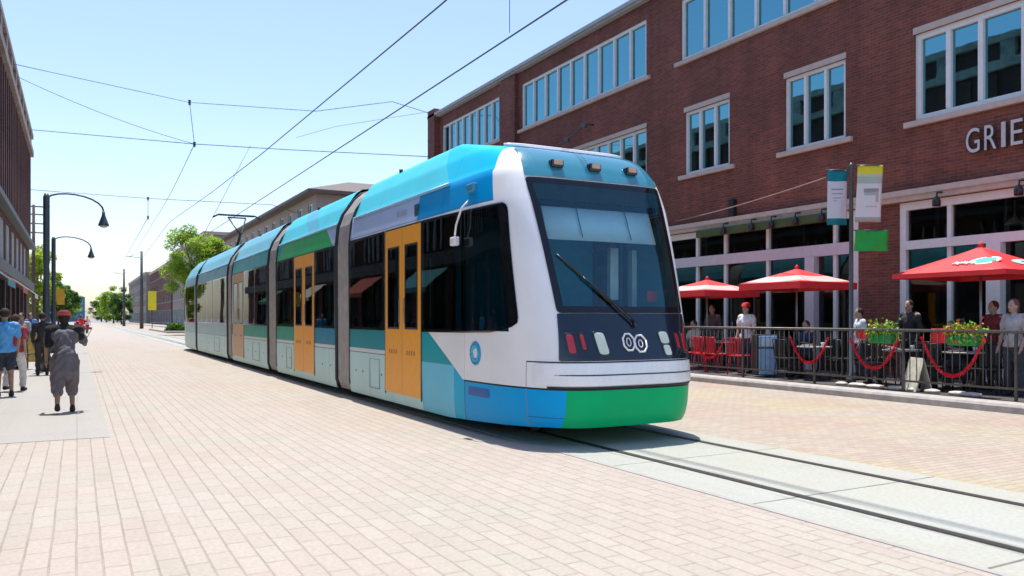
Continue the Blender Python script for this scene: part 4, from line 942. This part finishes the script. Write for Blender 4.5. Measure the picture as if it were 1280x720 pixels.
# garlands on the fence
redc = mat('red_tinsel', (.62, .01, .03), .6, var=.3, scale=30); redcloth = mat('red_cloth', (.70, .02, .03), .6, var=.1)
def garland(pa, pb, z1, zb, label, gx=FX-.05):
    ya_, yb_ = Y(pa, gx), Y(pb, gx); mb = MB(); rnd = random.Random(int(pa)); n = 60; P = []
    for i in range(n+1):
        t = i/n; y = ya_+(yb_-ya_)*t; z = zb+(z1-zb)*(abs(2*t-1)**2.2); P.append(Vector((gx, y, z)))
    mb.tube(P, .012, 6)
    for i in range(420):
        p = P[rnd.randrange(n+1)]; e = Euler((rnd.random()*6, rnd.random()*6, rnd.random()*6)).to_matrix(); s = .04
        mb.add([p+e @ Vector(v) for v in ((-s, 0, 0), (0, -s*.4, .01), (s, 0, 0), (0, s*.4, -.01))], [(0, 1, 2, 3)])
    mb.build('garland', redc, origin=P[0], label=label, cat='garland', group='red garlands looped on the railing')
garland(988, 1035, 1.1, .58, 'red garland loop on the railing right of the blue cooler')
garland(1063, 1122, 1.1, .55, 'red garland loop on the railing under the middle green planter')
garland(1152, 1230, 1.15, .5, 'red garland loop on the railing under the right green planter')
garland(868, 905, 1.0, .55, 'red garland loop on the railing beside the tram nose')
def rail_cloth(pa, pb, z0, z1, label):
    ya_, yb_ = sorted((Y(pa, FX), Y(pb, FX))); mb = cloth(ya_, yb_, z0, z1, FX+.05, redcloth, None, .012)
    mb.build('rail_cloth', redcloth, origin=(FX, ya_, z0), label=label, cat='cloth', group='red cloths on the railing', solid=.008)
rail_cloth(1068, 1087, 1.1, 1.29, 'red cloth on the railing left of the middle planter'); rail_cloth(1162, 1187, 1.06, 1.32, 'red cloth draped on the railing left of the right planter')
# rail planters
lg1 = mat('lime_leaves', (.22, .45, .02), .5, var=.35, scale=20); flw = mat('orange_petals', (.8, .2, .02), .5); flr_ = mat('red_petals', (.7, .03, .03), .5); grp = mat('green_pot', (.01, .28, .05), .4)
def planter(px, x, wd, label, seed, hot=.1):
    y = Y(px, x); t = local_empty('rail_planter', (x, y, 1.12), label, 'planter', 'flower planters hung on the railing')
    m = MB(); m.box(-.10, .10, -wd/2, wd/2, -.10, .08); m.build('box', grp, t, bevel=.03)
    for nm, mm_, cnt in (('leaves', lg1, 700), ('flowers', flw, int(260*hot*4)), ('blossoms', flr_, int(120*hot*4))):
        rnd = random.Random(seed+cnt); f = MB()
        for i in range(cnt):
            p = Vector((rnd.gauss(0, .08), rnd.uniform(-wd/2, wd/2)*1.1, .08+abs(rnd.gauss(0, .09))-.12*(rnd.random() < .25))); e = Euler((rnd.random()*6, rnd.random()*6, rnd.random()*6)).to_matrix(); s = .035
            f.add([p+e @ Vector(v) for v in ((-s, 0, 0), (0, -s*.5, 0), (s, 0, 0), (0, s*.5, 0))], [(0, 1, 2, 3)])
        f.build(nm, mm_, t)
planter(1103, FX+.13, .52, 'lime green planter box hung on the railing in front of the brick pillar', 3, .03); planter(1206, FX+.13, .55, 'green planter with orange flowers hung on the railing under the right parasol', 5, .2)

# ------------------------------------------------------------------ parasols
def parasol(px, x, half, zr, za, kind, label):
    y = Y(px, x); t = local_empty('parasol', (x, y, .15), label, 'parasol', 'red parasols on the terrace'); zr -= .15; za -= .15
    m = MB(); m.tube([(0, 0, .05), (0, 0, za+.05)], .025, 10); m.build('pole', grey, t); m = MB(); m.lathe((0, 0, 0), [(.26, 0), (.26, .05), (.1, .09), (.04, .3)], 20); m.build('base', darkm, t)
    wt = (.75, .43, .39); rd = (.72, .03, .03)
    cm = MC['red_canvas'] if 'red_canvas' in MC else mat('red_canvas', (.74, .03, .035), .65, var=.08); wm = mat('white_canvas', wt, .65, var=.05)
    mb = MB(); N = 8
    c4 = [(-half, -half), (half, -half), (half, half), (-half, half)]
    for s in range(4):
        a, b = c4[s], c4[(s+1) % 4]
        for i in range(N):
            r0, r1 = i/N, (i+1)/N; M = 6
            for j in range(M):
                def pt(r, u):
                    x_ = (a[0]+(b[0]-a[0])*u)*r; y_ = (a[1]+(b[1]-a[1])*u)*r; z_ = za-(za-zr)*r**.92-.05*math.sin(math.pi*u)*r*.6; return (x_, y_, z_)
                mi = 0
                if kind == 'white' and .45 < (r0+r1)/2 < .86: mi = 1
                mb.add([pt(r0, j/M), pt(r1, j/M), pt(r1, (j+1)/M), pt(r0, (j+1)/M)], [(0, 1, 2, 3)], mi, True)
        mb.add([(a[0], a[1], zr), (b[0], b[1], zr), (b[0], b[1], zr-(.16 if kind == 'white' else .09)), (a[0], a[1], zr-(.16 if kind == 'white' else .09))], [(0, 3, 2, 1)], 0)
    cp = mb.build('canopy', [cm, wm], t)
    bmx = bmesh.new(); bmx.from_mesh(cp.data); bmesh.ops.remove_doubles(bmx, verts=bmx.verts, dist=.0005); bmx.to_mesh(cp.data); bmx.free()
    m = MB(); m.lathe((0, 0, za), [(.05, -.02), (.04, .05), (.01, .09)], 10); m.build('finial', cm, t)
    for a in c4: m = MB(); m.tube([(0, 0, za-.5), (a[0]*.55, a[1]*.55, za-(za-zr)*.55-.04)], .01, 6); m.build('rib', grey, t)
    if kind == 'logo':
        lw = mat('logo_white', (.76, .72, .72), .6); lt_ = mat('logo_teal', (.03, .40, .33), .6)
        # emblem ovals lying on the street-side and left-hand slopes
        for (side, u0, r0, su, sr, mm_, dz) in (('x', -.42, .58, .26, .15, lw, .012), ('x', -.42, .58, .19, .10, lt_, .018), ('y', .30, .62, .42, .13, mat('logo_pale', (.45, .68, .62), .6), .012), ('y', .36, .60, .22, .045, mat('logo_ink', (.08, .14, .14), .6), .018)):
            f = MB(); P = []
            for q in range(24):
                a_ = q*2*math.pi/24; u = u0+su*math.cos(a_); r = r0+sr*math.sin(a_)
                z_ = za-(za-zr)*abs(r)**.92-.02+dz
                P.append((-half*r, half*u, z_) if side == 'x' else (half*u, -half*r, z_))
            f.add(P, [list(range(24)) if side == 'y' else list(range(24))[::-1]]); f.build('emblem', mm_, t, solid=.004)
        f = MB(); P = []
        for q in range(46): u = -.02-(q/46)*-.36 if 0 else .02+(q/46)*.0; uu = -.08+q/46*.42; r = .66+.05*math.sin(q*1.15)-.02*math.sin(q*.4); P.append((-half*r, half*(-uu)+.0, za-(za-zr)*r**.92+.006))
        f.tube(P, .012, 5); f.build('lettering', lw, t)
    return t
parasol(884, 15.3, .98, 2.24, 2.58, 'white', 'red and white parasol beside the tram nose, leftmost of the three')
parasol(996, 15.2, .95, 2.34, 2.70, 'white', 'red and white parasol in the middle, in front of the lavender column')
parasol(1226, 15.2, 1.10, 2.36, 2.88, 'logo', 'all red parasol with teal and white emblem at the right edge')

# ------------------------------------------------------------------ terrace furniture
def chair(m, name='terrace_chair'):
    t = local_empty(name, (0, 0, 0), 'x', 'chair', 'terrace chairs')
    s = MB(); s.box(-.21, .21, -.2, .22, .44, .47); s.build('seat', m, t, bevel=.012)
    b = MB(); b.tube([(-.2, .2, .47), (-.2, .27, .88), (.2, .27, .88), (.2, .2, .47)], .014, 6)
    for q in (-.12, -.04, .04, .12): b.box(q-.022, q+.022, .235, .255, .5, .87)
    b.build('backrest', m, t)
    for sx in (-1, 1):
        for sy in (-1, 1): l = MB(); l.tube([(sx*.18, sy*.17, .44), (sx*.21, sy*.21, 0)], .013, 6); l.build('leg', m, t)
    return t
redp = mat('red_chair_paint', (.66, .015, .04), .35); rc = None
RC = [(866, 14.2, 60, 'red metal chair just right of the tram nose'), (881, 14.0, 95, 'red metal chair second from the tram nose'), (899, 14.15, 80, 'red metal chair left of the person in the red hat'), (925, 14.0, 100, 'red metal chair beside the blue cooler')]
for px, x, a, lab in RC:
    loc = (x, Y(px, x), .15)
    if rc is None: rc = chair(redp); rc.location = loc; rc.rotation_euler = (0, 0, R(a)); rc['label'] = lab
    else: copy_tree(rc, None, loc, R(a), lab)
dc = None
DC = [(1000, 14.6, 90, 'dark chair under the middle parasol, near the lavender column'), (1035, 14.8, -60, 'dark chair left of the banner pole'), (1100, 14.7, 70, 'dark chair behind the lime planter'), (1145, 14.6, -80, 'dark chair between the two green planters'), (1185, 14.9, 60, 'dark chair left of the right parasol pole'), (970, 15.2, -100, 'dark chair behind the blue cooler')]
for px, x, a, lab in DC:
    loc = (x, Y(px, x), .15)
    if dc is None: dc = chair(darkm); dc.location = loc; dc.rotation_euler = (0, 0, R(a)); dc['label'] = lab
    else: copy_tree(dc, None, loc, R(a), lab)
for px, x, a, lab in [(915, 14.7, -80, 'dark chair behind the person in the red hat'), (985, 14.0, 90, 'dark chair between the blue cooler and the first garland loop'), (1055, 14.9, 80, 'dark chair just left of the banner pole foot'), (1088, 14.0, -90, 'dark chair directly behind the middle garland'), (1170, 14.1, 100, 'dark chair behind the left end of the right garland'), (1232, 14.2, -70, 'dark chair right of the right planter'), (1262, 14.9, 60, 'dark chair at the right edge of the picture')]:
    copy_tree(dc, None, (x, Y(px, x), .15), R(a), lab)
def table(px, x, label, first=[None]):
    loc = (x, Y(px, x), .15)
    if first[0]: return copy_tree(first[0], None, loc, 0, label)
    t = local_empty('terrace_table', loc, label, 'table', 'terrace tables')
    m = MB(); m.lathe((0, 0, .71), [(.36, 0), (.37, .015), (.36, .03)], 28); m.build('tabletop', mat('table_grey', (.32, .30, .28), .4), t)
    m = MB(); m.tube([(0, 0, .03), (0, 0, .71)], .03); m.build('pedestal', darkm, t); m = MB(); m.lathe((0, 0, 0), [(.22, 0), (.22, .02), (.04, .05)], 20); m.build('base', darkm, t); first[0] = t; return t
TB = [(905, 14.9, 'round terrace table behind the red chairs'), (1018, 14.2, 'round terrace table behind the first garland loop'), (1128, 14.2, 'round terrace table between the two planters'), (1205, 14.3, 'round terrace table behind the right planter')]
crock = mat('white_crockery', (.75, .74, .72), .3)
for px, x, lab in TB:
    table(px, x, lab); yq = Y(px, x)
    for dx, dy, nm, lb2 in ((-.12, .1, 'plate', 'white plate on the '), (.08, -.16, 'cup', 'white cup on the ')):
        m = MB(); m.lathe((x+dx, yq+dy, .895), [(.06, 0), (.13, .02), (.12, .022)] if nm == 'plate' else [(.03, 0), (.045, .08), (.04, .082)], 16); m.build(nm, crock, origin=(x+dx, yq+dy, .895), label=lb2+lab, cat=nm)
# blue drinks cooler
cx_, cy_ = 14.0, Y(956, 14.0)
cl = local_empty('drinks_cooler', (cx_, cy_, .15), 'pale blue upright drinks cooler standing behind the railing', 'cooler', rz=R(-28))
cb_ = mat('pale_blue_plastic', (.26, .46, .70), .35, var=.15)
m = MB(); m.box(-.25, .25, -.2, .2, .04, .98); m.build('body', darkm, cl, bevel=.02); m = MB(); m.box(-.21, .21, -.235, -.202, .06, .95); m.build('front_panel', cb_, cl, bevel=.02)
m = MB(); m.box(-.22, .22, -.245, -.236, .66, .69); m.tube([(.16, -.26, .5), (.16, -.26, .64)], .012); m.build('handle', darkm, cl); m = MB(); m.box(-.16, .16, -.243, -.236, .72, .90); m.build('window_panel', mat('frost', (.5, .62, .75), .3), cl)
# small board and stones by the railing
bo = local_empty('menu_board', (13.75, Y(1146, 13.75), .15), 'small white folding board with a yellow patch behind the railing', 'sign', rz=R(60))
m = MB(); m.add([(-.28, -.16, 0), (.28, -.16, 0), (.28, 0, .62), (-.28, 0, .62), (-.28, .16, 0), (.28, .16, 0)], [(0, 1, 2, 3), (3, 2, 5, 4)]); m.build('panel', mat('board_cream', (.62, .60, .48), .6, var=.25, scale=9), bo, solid=.02)
m = MB(); m.add([(-.09, -.148, .12), (.06, -.148, .12), (.06, -.095, .33), (-.09, -.095, .33)], [(0, 1, 2, 3)]); m.build('patch', mat('board_yellow', (.7, .62, .1), .6), bo)
stm = mat('pale_pebble', (.62, .56, .50), .7, var=.2, scale=12); rnd = random.Random(4)
SP = [(1052, 'roundest'), (1072, 'smallest'), (1094, 'flat'), (1120, 'long'), (1142, 'squarish'), (1165, 'broad'), (1200, 'largest'), (1214, 'thin')]
prevp = ['left end of the row', 'second from the left', 'third from the left', 'fourth from the left', 'fourth from the right', 'third from the right', 'second from the right', 'right end of the row']
for i, (px, ad) in enumerate(SP):
    y = Y(px, 13.6); m = MB(); m.ell((13.6, y, .18), (.10+.04*rnd.random(), .12+.10*rnd.random(), .045), n=12); me = m
    for v in m.v: v += Vector((rnd.uniform(-.006, .006), rnd.uniform(-.006, .006), rnd.uniform(-.004, .004)))
    m.build('edging_stone', stm, origin=(13.6, y, .15), label=f'pale {"flat" if i % 2 else "rounded"} edging stone behind the railing foot, {prevp[i]}', cat='stone', group='pale stones along the railing foot')

# ------------------------------------------------------------------ people
def remesh(mb, voxel, name, mats, parent, smooth=2):
    me = bpy.data.meshes.new('tmp'); me.from_pydata([tuple(v) for v in mb.v], [], mb.f); ob = bpy.data.objects.new('tmp', me); COL.objects.link(ob)
    md = ob.modifiers.new('r', 'REMESH'); md.mode = 'VOXEL'; md.voxel_size = voxel; md.use_smooth_shade = True
    sm = ob.modifiers.new('s', 'SMOOTH'); sm.iterations = smooth; sm.factor = .5
    bpy.context.view_layer.update(); res = bpy.data.meshes.new_from_object(ob.evaluated_get(bpy.context.evaluated_depsgraph_get())); bpy.data.objects.remove(ob)
    res.name = name
    for m_ in mats: res.materials.append(m_)
    res.polygons.foreach_set('use_smooth', [True]*len(res.polygons))
    if name in ('shirt', 'trousers', 'skirt', 'shawl'):
        import numpy as np      # cloth folds
        nv = len(res.vertices); co = np.empty(nv*3, 'f'); nr = np.empty(nv*3, 'f'); res.vertices.foreach_get('co', co); res.vertex_normals.foreach_get('vector', nr)
        co = co.reshape(-1, 3); nr = nr.reshape(-1, 3); x, y, z = co.T
        d = .007*np.sin(31*x+9*z+3*np.sin(7*z+11*y))*np.cos(17*y+5*z+2*np.sin(13*x))+.004*np.sin(57*x-41*z+4*np.sin(19*y+9*x))+.004*np.sin(23*z+30*y+3*np.sin(21*x))
        res.vertices.foreach_set('co', (co+nr*d[:, None]).ravel()); res.update()
    o = bpy.data.objects.new(name, res); COL.objects.link(o); o.parent = parent; return o
def pole(d, ang): return Vector(d)
def person(loc, rz, H, label, skin=(.42, .26, .19), top=(.3, .3, .3), bottom=(.1, .1, .12), hair=(.03, .02, .015), shoes=(.03, .03, .03), pose='walk', legs='trousers', long_top=False, loose=1.0, hat=None, hairlen=.0, sleeves='short', bag=None, vox=.011, lean=0, phase=1, group='people in the street', width=1.0):
    t = local_empty('person', loc, label, 'person', group, rz)
    S = H/1.7; V = lambda x, y, z: Vector((x*S, y*S, z*S))
    sit = pose == 'sit'; hz = .50 if sit else .90
    hipc = V(0, 0, hz); ln = math.radians(lean)
    def up(x, y, z): # torso frame above the hip, leaning forward
        return hipc+V(x, y*math.cos(ln)+z*math.sin(ln), z*math.cos(ln)-y*math.sin(ln))
    chest = up(0, .0, .38); shc = up(0, -.01, .52); neck = up(0, .0, .58); head = up(0, .03, .70)+V(0, 0, -.01)
    sh = {s: up(s*.185*width, -.01, .50) for s in (-1, 1)}; hip = {s: hipc+V(s*.09, 0, -.02) for s in (-1, 1)}
    knee, ank, elb, wr = {}, {}, {}, {}
    for s in (-1, 1):
        f = s*phase
        if sit: knee[s] = V(s*.13, .42, .50); ank[s] = V(s*.13, .40, .09)
        elif pose == 'stand': knee[s] = V(s*.10, .02, .48); ank[s] = V(s*.11, -.01, .09)
        else: knee[s] = V(s*.11, .10*f+.03, .48); ank[s] = V(s*.12, .15*f-.05, .09+(.05 if f < 0 else 0))
        if sit: elb[s] = sh[s]+V(s*.06, .10, -.25); wr[s] = elb[s]+V(-s*.08, .22, .05)
        elif pose == 'stand': elb[s] = sh[s]+V(s*.05, .0, -.28); wr[s] = elb[s]+V(-s*.01, .10, -.22)
        else: elb[s] = sh[s]+V(s*.05, -.09*f, -.26); wr[s] = elb[s]+V(s*.0, -.02*f+.07, -.23)
    if bag == 'carry': elb[1] = sh[1]+V(.10, .03, -.24); wr[1] = elb[1]+V(.02, .20, .06)
    b = MB(); r = lambda q: q*S
    b.cap(hip[-1]+V(.03, 0, .02), hip[1]-V(.03, 0, -.02), r(.115), r(.115)); b.cap(hipc, chest, r(.115), r(.125)); b.cap(up(-.07, 0, .40), up(.07, 0, .40), r(.11), r(.11)); b.cap(sh[-1], sh[1], r(.06), r(.06)); b.cap(shc, head-V(0, 0, .04), r(.055), r(.05))
    b.ell(head+V(0, .0, .02), (r(.075), r(.095), r(.118)), n=20); b.ell(head+V(0, .03, -.055), (r(.052), r(.055), r(.05)), n=14)
    b.cap(head+V(0, .09, .01), head+V(0, .108, -.018), r(.011), r(.016), 8)
    for s in (-1, 1): b.ell(head+V(s*.078, -.005, 0), (r(.012), r(.022), r(.032)), n=10)
    for s in (-1, 1):
        b.cap(sh[s], elb[s], r(.048), r(.038)); b.cap(elb[s], wr[s], r(.038), r(.025)); d = (wr[s]-elb[s]).normalized()
        pm_ = wr[s]+d*r(.05); b.cap(wr[s]+d*r(.01), pm_+d*r(.035), r(.027), r(.026), 10)
        side = d.cross(Vector((0, 1, 0) if abs(d.y) < .8 else (1, 0, 0))).normalized(); nrm = d.cross(side)
        for q, ln_ in zip((-1.5, -.5, .5, 1.5), (.06, .072, .068, .05)):
            f0 = pm_+d*r(.045)+nrm*r(.014*q); b.cap(f0-d*r(.02), f0+d*r(ln_*.5), r(.0105), r(.0095), 8); b.cap(f0+d*r(ln_*.5), f0+d*r(ln_)+side*r(.012), r(.0095), r(.0085), 8)
        b.cap(wr[s]+d*r(.03)+nrm*r(.02), wr[s]+d*r(.065)+nrm*r(.048), r(.013), r(.011), 8)
        b.cap(hip[s], knee[s], r(.088), r(.058)); b.cap(knee[s], ank[s], r(.055), r(.035)); mid = knee[s].lerp(ank[s], .3); b.cap(mid+V(0, -.015, .04), mid+V(0, -.012, -.05), r(.05), r(.045))
        b.cap(ank[s]-V(0, .03, .055), ank[s]+V(0, .12, -.06), r(.035), r(.030))
    sk = mat('skin_%d' % int(skin[0]*100), skin, .55, var=.06)
    body = remesh(b, vox*S, 'body', [sk, mat('eye_dark', (.02, .015, .01), .2), mat('lips', (.35, .10, .09), .5)], t, 2)
    for s in (-1, 1):
        ec = head+V(s*.03, .088, .018)
        for p in body.data.polygons:
            if (p.center-ec).length < r(.012): p.material_index = 1
    mc = head+V(0, .088, -.055)
    for p in body.data.polygons:
        d_ = p.center-mc
        if abs(d_.x) < r(.022) and abs(d_.z) < r(.007) and d_.y > -r(.03): p.material_index = 2
    key = lambda n, c: mat('%s_%02d%02d%02d' % (n, int(c[0]*99), int(c[1]*99), int(c[2]*99)), c, .85, var=.18, scale=9, bump=.004)
    # top
    c = MB(); L = loose; c.cap(up(-.075*width, 0, .40), up(.075*width, 0, .40), r(.128*L), r(.128*L)); c.cap(hipc+V(0, 0, .02), chest, r(.13*L), r(.14*L)); c.cap(sh[-1]+V(.02, 0, 0), sh[1]-V(.02, 0, 0), r(.07*L), r(.07*L)); c.cap(up(0, -.02, .47), up(0, -.01, .55), r(.09), r(.065))
    if long_top: c.cap(hipc+V(-.06, 0, 0), hipc+V(-.07, 0, -.20), r(.125*L), r(.13*L)); c.cap(hipc+V(.06, 0, 0), hipc+V(.07, 0, -.20), r(.125*L), r(.13*L)); c.cap(hipc+V(0, -.02, .1), hipc+V(0, -.02, -.2), r(.14*L), r(.14*L))
    else: c.cap(hip[-1]+V(.02, 0, .03), hip[1]-V(.02, 0, -.03), r(.125*L), r(.125*L))
    for s in (-1, 1):
        e = sh[s].lerp(elb[s], .75) if sleeves == 'short' else elb[s]
        c.cap(sh[s], e, r(.066*L), r(.058*L))
        if sleeves == 'long': c.cap(elb[s], wr[s]-(wr[s]-elb[s])*.08, r(.056), r(.042))
    remesh(c, .013*S, 'shirt', [key('shirt', top)], t, 2)
    c = MB()
    c.cap(hip[-1]+V(.02, 0, 0), hip[1]-V(.02, 0, 0), r(.118), r(.118))
    for s in (-1, 1):
        k_ = {'trousers': ank[s]+V(0, 0, .03), 'shorts': None, 'capri': None}[legs] if legs in ('trousers', 'shorts', 'capri') else None
        if legs == 'shorts': c.cap(hip[s], hip[s].lerp(knee[s], .72), r(.105), r(.098))
        elif legs == 'skirt': c.cap(hip[s], hip[s].lerp(knee[s], .7), r(.11), r(.12)); c.cap(hipc, hipc+V(0, .03, -.3), r(.12), r(.13))
        elif legs == 'capri': c.cap(hip[s], knee[s], r(.135), r(.112)); c.cap(knee[s], knee[s].lerp(ank[s], .36), r(.110), r(.088))
        else: c.cap(hip[s], knee[s], r(.105), r(.078)); c.cap(knee[s], ank[s]+V(0, 0, .02), r(.075), r(.062))
    remesh(c, .013*S, 'trousers' if legs != 'skirt' else 'skirt', [key('cloth', bottom)], t, 2)
    for s in (-1, 1):
        c = MB(); c.cap(ank[s]-V(0, .035, .052), ank[s]+V(0, .135, -.058), r(.046), r(.038)); c.cap(ank[s]-V(0, .02, .05), ank[s]-V(0, .01, .0), r(.043), r(.04)); c.box(*(0, 0, 0, 0, 0, 0)) if 0 else None
        remesh(c, .010*S, 'shoe', [key('shoe', shoes)], t, 1)
    c = MB(); c.ell(head+V(0, -.022, .045), (r(.088), r(.095), r(.105)), n=18)
    if hairlen: c.cap(head+V(0, -.06, .03), head+V(0, -.07, -hairlen), r(.07), r(.05))
    remesh(c, .012*S, 'hair', [key('hair', hair)], t, 1)
    if hat:
        c = MB(); c.lathe(head+V(0, -.01, .07), [(r(.118), 0), (r(.12), r(.01)), (r(.104), r(.02)), (r(.098), r(.07)), (r(.06), r(.10)), (r(.01), r(.105))], 24); c.build('hat', key('hat', hat), t, origin=(0, 0, 0))
    return t, dict(sh=sh, wr=wr, head=head, neck=neck, S=S, t=t, up=up)
def spx(px, x): return (x, Y(px, x), .004)
def at(px, py): z = 1500/(py-398); p = ray(px, py, z); return (p.x, p.y, .004)
# main walker in grey, seen from behind
t, J = person(at(81, 516), R(4), 1.60, 'woman in a loose grey outfit and red hat walking away on the left sidewalk', skin=(.32, .18, .12), top=(.13, .12, .13), bottom=(.15, .125, .13), pose='walk', legs='capri', long_top=True, loose=1.16, hat=(.20, .012, .014), hairlen=.05, bag='carry', vox=.010, lean=15, group='people in the street', width=1.14)
sc_ = MB(); sc_.cap(J['up'](-.20, -.015, .50), J['up'](.20, -.015, .50), .092, .092); sc_.cap(J['up'](.20, -.01, .50), J['up'](.23, -.01, .40), .078, .07); sc_.cap(J['up'](-.19, 0, .50), J['up'](-.24, -.02, .25), .07, .06); sc_.cap(J['up'](0, -.02, .50), J['up'](0, 0, .58), .085, .07)
remesh(sc_, .013, 'shawl', [mat('black_shawl', (.012, .012, .014), .9, var=.3)], t, 2)
bp0 = Vector(at(81, 516))+Matrix.Rotation(R(4), 3, 'Z') @ (J['wr'][1]+Vector((-.03, .06, .04)))
bq = empty('flower_bunch', bp0, 'bunch of red and pink flowers carried by the woman in grey', 'flowers')
m = MB(); rnd = random.Random(9)
for i in range(34):
    p = bp0+Vector((rnd.gauss(-.05, .05), rnd.gauss(0, .045), .16+rnd.gauss(0, .06))); m.ell(p, (.03, .03, .024), n=8)
m.build('blossoms', mat('red_flowers', (.62, .015, .03), .5, var=.3, scale=20), bq)
m = MB()
for i in range(9): m.tube([bp0+Vector((0, 0, -.12)), bp0+Vector((rnd.gauss(0, .05), rnd.gauss(0, .05), .14))], .006, 5)
m.build('stems', mat('stem_green', (.08, .16, .04), .6), bq)
person(at(6, 496), R(10), 1.66, 'person in a light blue shirt and dark shorts at the left edge', skin=(.36, .2, .14), top=(.10, .38, .72), bottom=(.03, .035, .05), pose='stand', legs='shorts', vox=.012)
person(at(19, 489), R(-20), 1.55, 'person in white trousers and a red top beside the blue shirt', skin=(.45, .28, .2), top=(.4, .05, .06), bottom=(.66, .64, .6), pose='walk', hair=(.06, .035, .02), hairlen=.08, vox=.013)
person(at(53, 469), R(0), 1.62, 'person in black standing in the shade of the nearest lamp post', skin=(.3, .18, .13), top=(.03, .03, .035), bottom=(.04, .035, .03), pose='stand', vox=.014, sleeves='long')
person(at(27, 461), R(160), 1.64, 'person in mustard brown trousers by the shop fronts', skin=(.4, .25, .18), top=(.5, .44, .4), bottom=(.26, .14, .03), pose='stand', vox=.015)
person(at(38, 442), R(180), 1.7, 'small figure in a blue and red top farther along the shops', top=(.06, .22, .5), bottom=(.3, .04, .04), pose='walk', vox=.016)
person(at(101, 421), R(0), 1.7, 'distant walker in red beyond the woman in grey', top=(.5, .04, .04), bottom=(.04, .04, .06), pose='walk', vox=.02)
person(at(109, 417), R(200), 1.7, 'distant walker in a pale shirt farthest down the street', top=(.6, .55, .5), bottom=(.1, .1, .13), pose='walk', vox=.02)
# terrace guests
G = 'guests on the terrace'
def gp_(px, x, z=.15): return (x, Y(px, x), z)
person(gp_(933, 14.5), R(100), 1.68, 'guest in a white shirt and red hat sitting near the blue cooler', top=(.68, .66, .66), bottom=(.05, .06, .1), pose='stand', hat=(.65, .02, .02), vox=.013, group=G)
person(gp_(891, 15.6), R(100), 1.7, 'guest in a dark jacket standing behind the leftmost parasol table', top=(.12, .10, .11), bottom=(.03, .03, .04), pose='stand', sleeves='long', vox=.014, group=G)
person(gp_(1075, 15.2), R(60), 1.55, 'guest in a white top standing left of the brick pillar', top=(.66, .68, .72), bottom=(.06, .06, .08), pose='stand', vox=.014, group=G)
person(gp_(1243, 15.6), R(70), 1.66, 'guest in a dark red top under the right parasol', top=(.22, .03, .03), bottom=(.04, .03, .03), hair=(.10, .02, .015), pose='stand', sleeves='short', vox=.013, group=G)
person(gp_(1268, 14.35), R(80), 1.66, 'guest in a grey shirt with reddish hair at the right edge', top=(.42, .38, .38), bottom=(.05, .05, .06), hair=(.16, .05, .04), pose='stand', hairlen=.1, vox=.012, group=G)
person(gp_(1137, 15.9), R(90), 1.72, 'waiter in black standing in front of the right shopfront pillar', top=(.03, .03, .035), bottom=(.02, .02, .02), pose='stand', sleeves='long', vox=.014, group=G)
for px, x, a, lab, tp, hr in [(1008, 14.9, 100, 'guest in a navy top sitting at the table under the middle parasol', (.03, .04, .09), (.03, .02, .02)), (1112, 14.75, 80, 'guest in a rust top sitting behind the lime planter', (.30, .07, .04), (.05, .03, .02)), (1190, 15.0, 95, 'guest in a black top sitting behind the right planter', (.03, .03, .03), (.12, .06, .03)), (868, 14.9, 90, 'guest in a cream top sitting next to the tram nose', (.5, .45, .38), (.05, .03, .02))]:
    person(gp_(px, x), R(a), 1.66, lab, top=tp, bottom=(.04, .04, .05), hair=hr, pose='sit', vox=.015, group=G)
# tram driver, seen through the side glass
person((TX-.15, 10.95, .34), R(180), 1.62, 'passenger with an orange cap standing behind the tram cab glass', top=(.45, .42, .4), bottom=(.05, .05, .06), pose='stand', hat=(.85, .12, .01), vox=.014, group='people aboard the tram')

# sidewalk clutter by the left shops
t = local_empty('cafe_board', at(43, 452), 'yellow sandwich board on the left sidewalk by the shops', 'sign', rz=R(10))
m = MB(); m.add([(-.25, -.2, 0), (.25, -.2, 0), (.25, 0, .9), (-.25, 0, .9), (-.25, .2, 0), (.25, .2, 0)], [(0, 1, 2, 3), (3, 2, 5, 4)]); m.build('panel', mat('mustard_board', (.55, .38, .06), .6, var=.3), t, solid=.02)
for i, (px, py, lab) in enumerate([(33, 462, 'dark cafe chair nearest on the left sidewalk'), (47, 447, 'dark cafe chair farther back near the yellow board')]):
    copy_tree(dc, None, at(px, py), R(40+i*120), lab)
for px, py, lab in ((12, 452, 'concrete planter with a leafy shrub by the left shopfront'), (36, 433, 'second leafy planter farther along the left shops')):
    l0 = Vector(at(px, py)); t = local_empty('street_planter', l0, lab, 'planter', 'sidewalk planters'); m = MB(); m.lathe((0, 0, 0), [(.25, 0), (.33, .5), (.3, .52)], 18); m.build('pot', concrete, t)
    f = MB(); rnd = random.Random(px)
    for i in range(900):
        d = Vector((rnd.gauss(0, 1), rnd.gauss(0, 1), rnd.gauss(0, 1))).normalized()*.42*rnd.random()**.3; e = Euler((rnd.random()*6, rnd.random()*6, rnd.random()*6)).to_matrix(); s = .06
        f.add([Vector((0, 0, .85))+d+e @ Vector(v) for v in ((-s, 0, 0), (0, -s*.5, 0), (s, 0, 0), (0, s*.5, 0))], [(0, 1, 2, 3)])
    f.build('foliage', leafB, t)
# clean helper property
for o in bpy.data.objects:
    if '_o' in o: del o['_o']
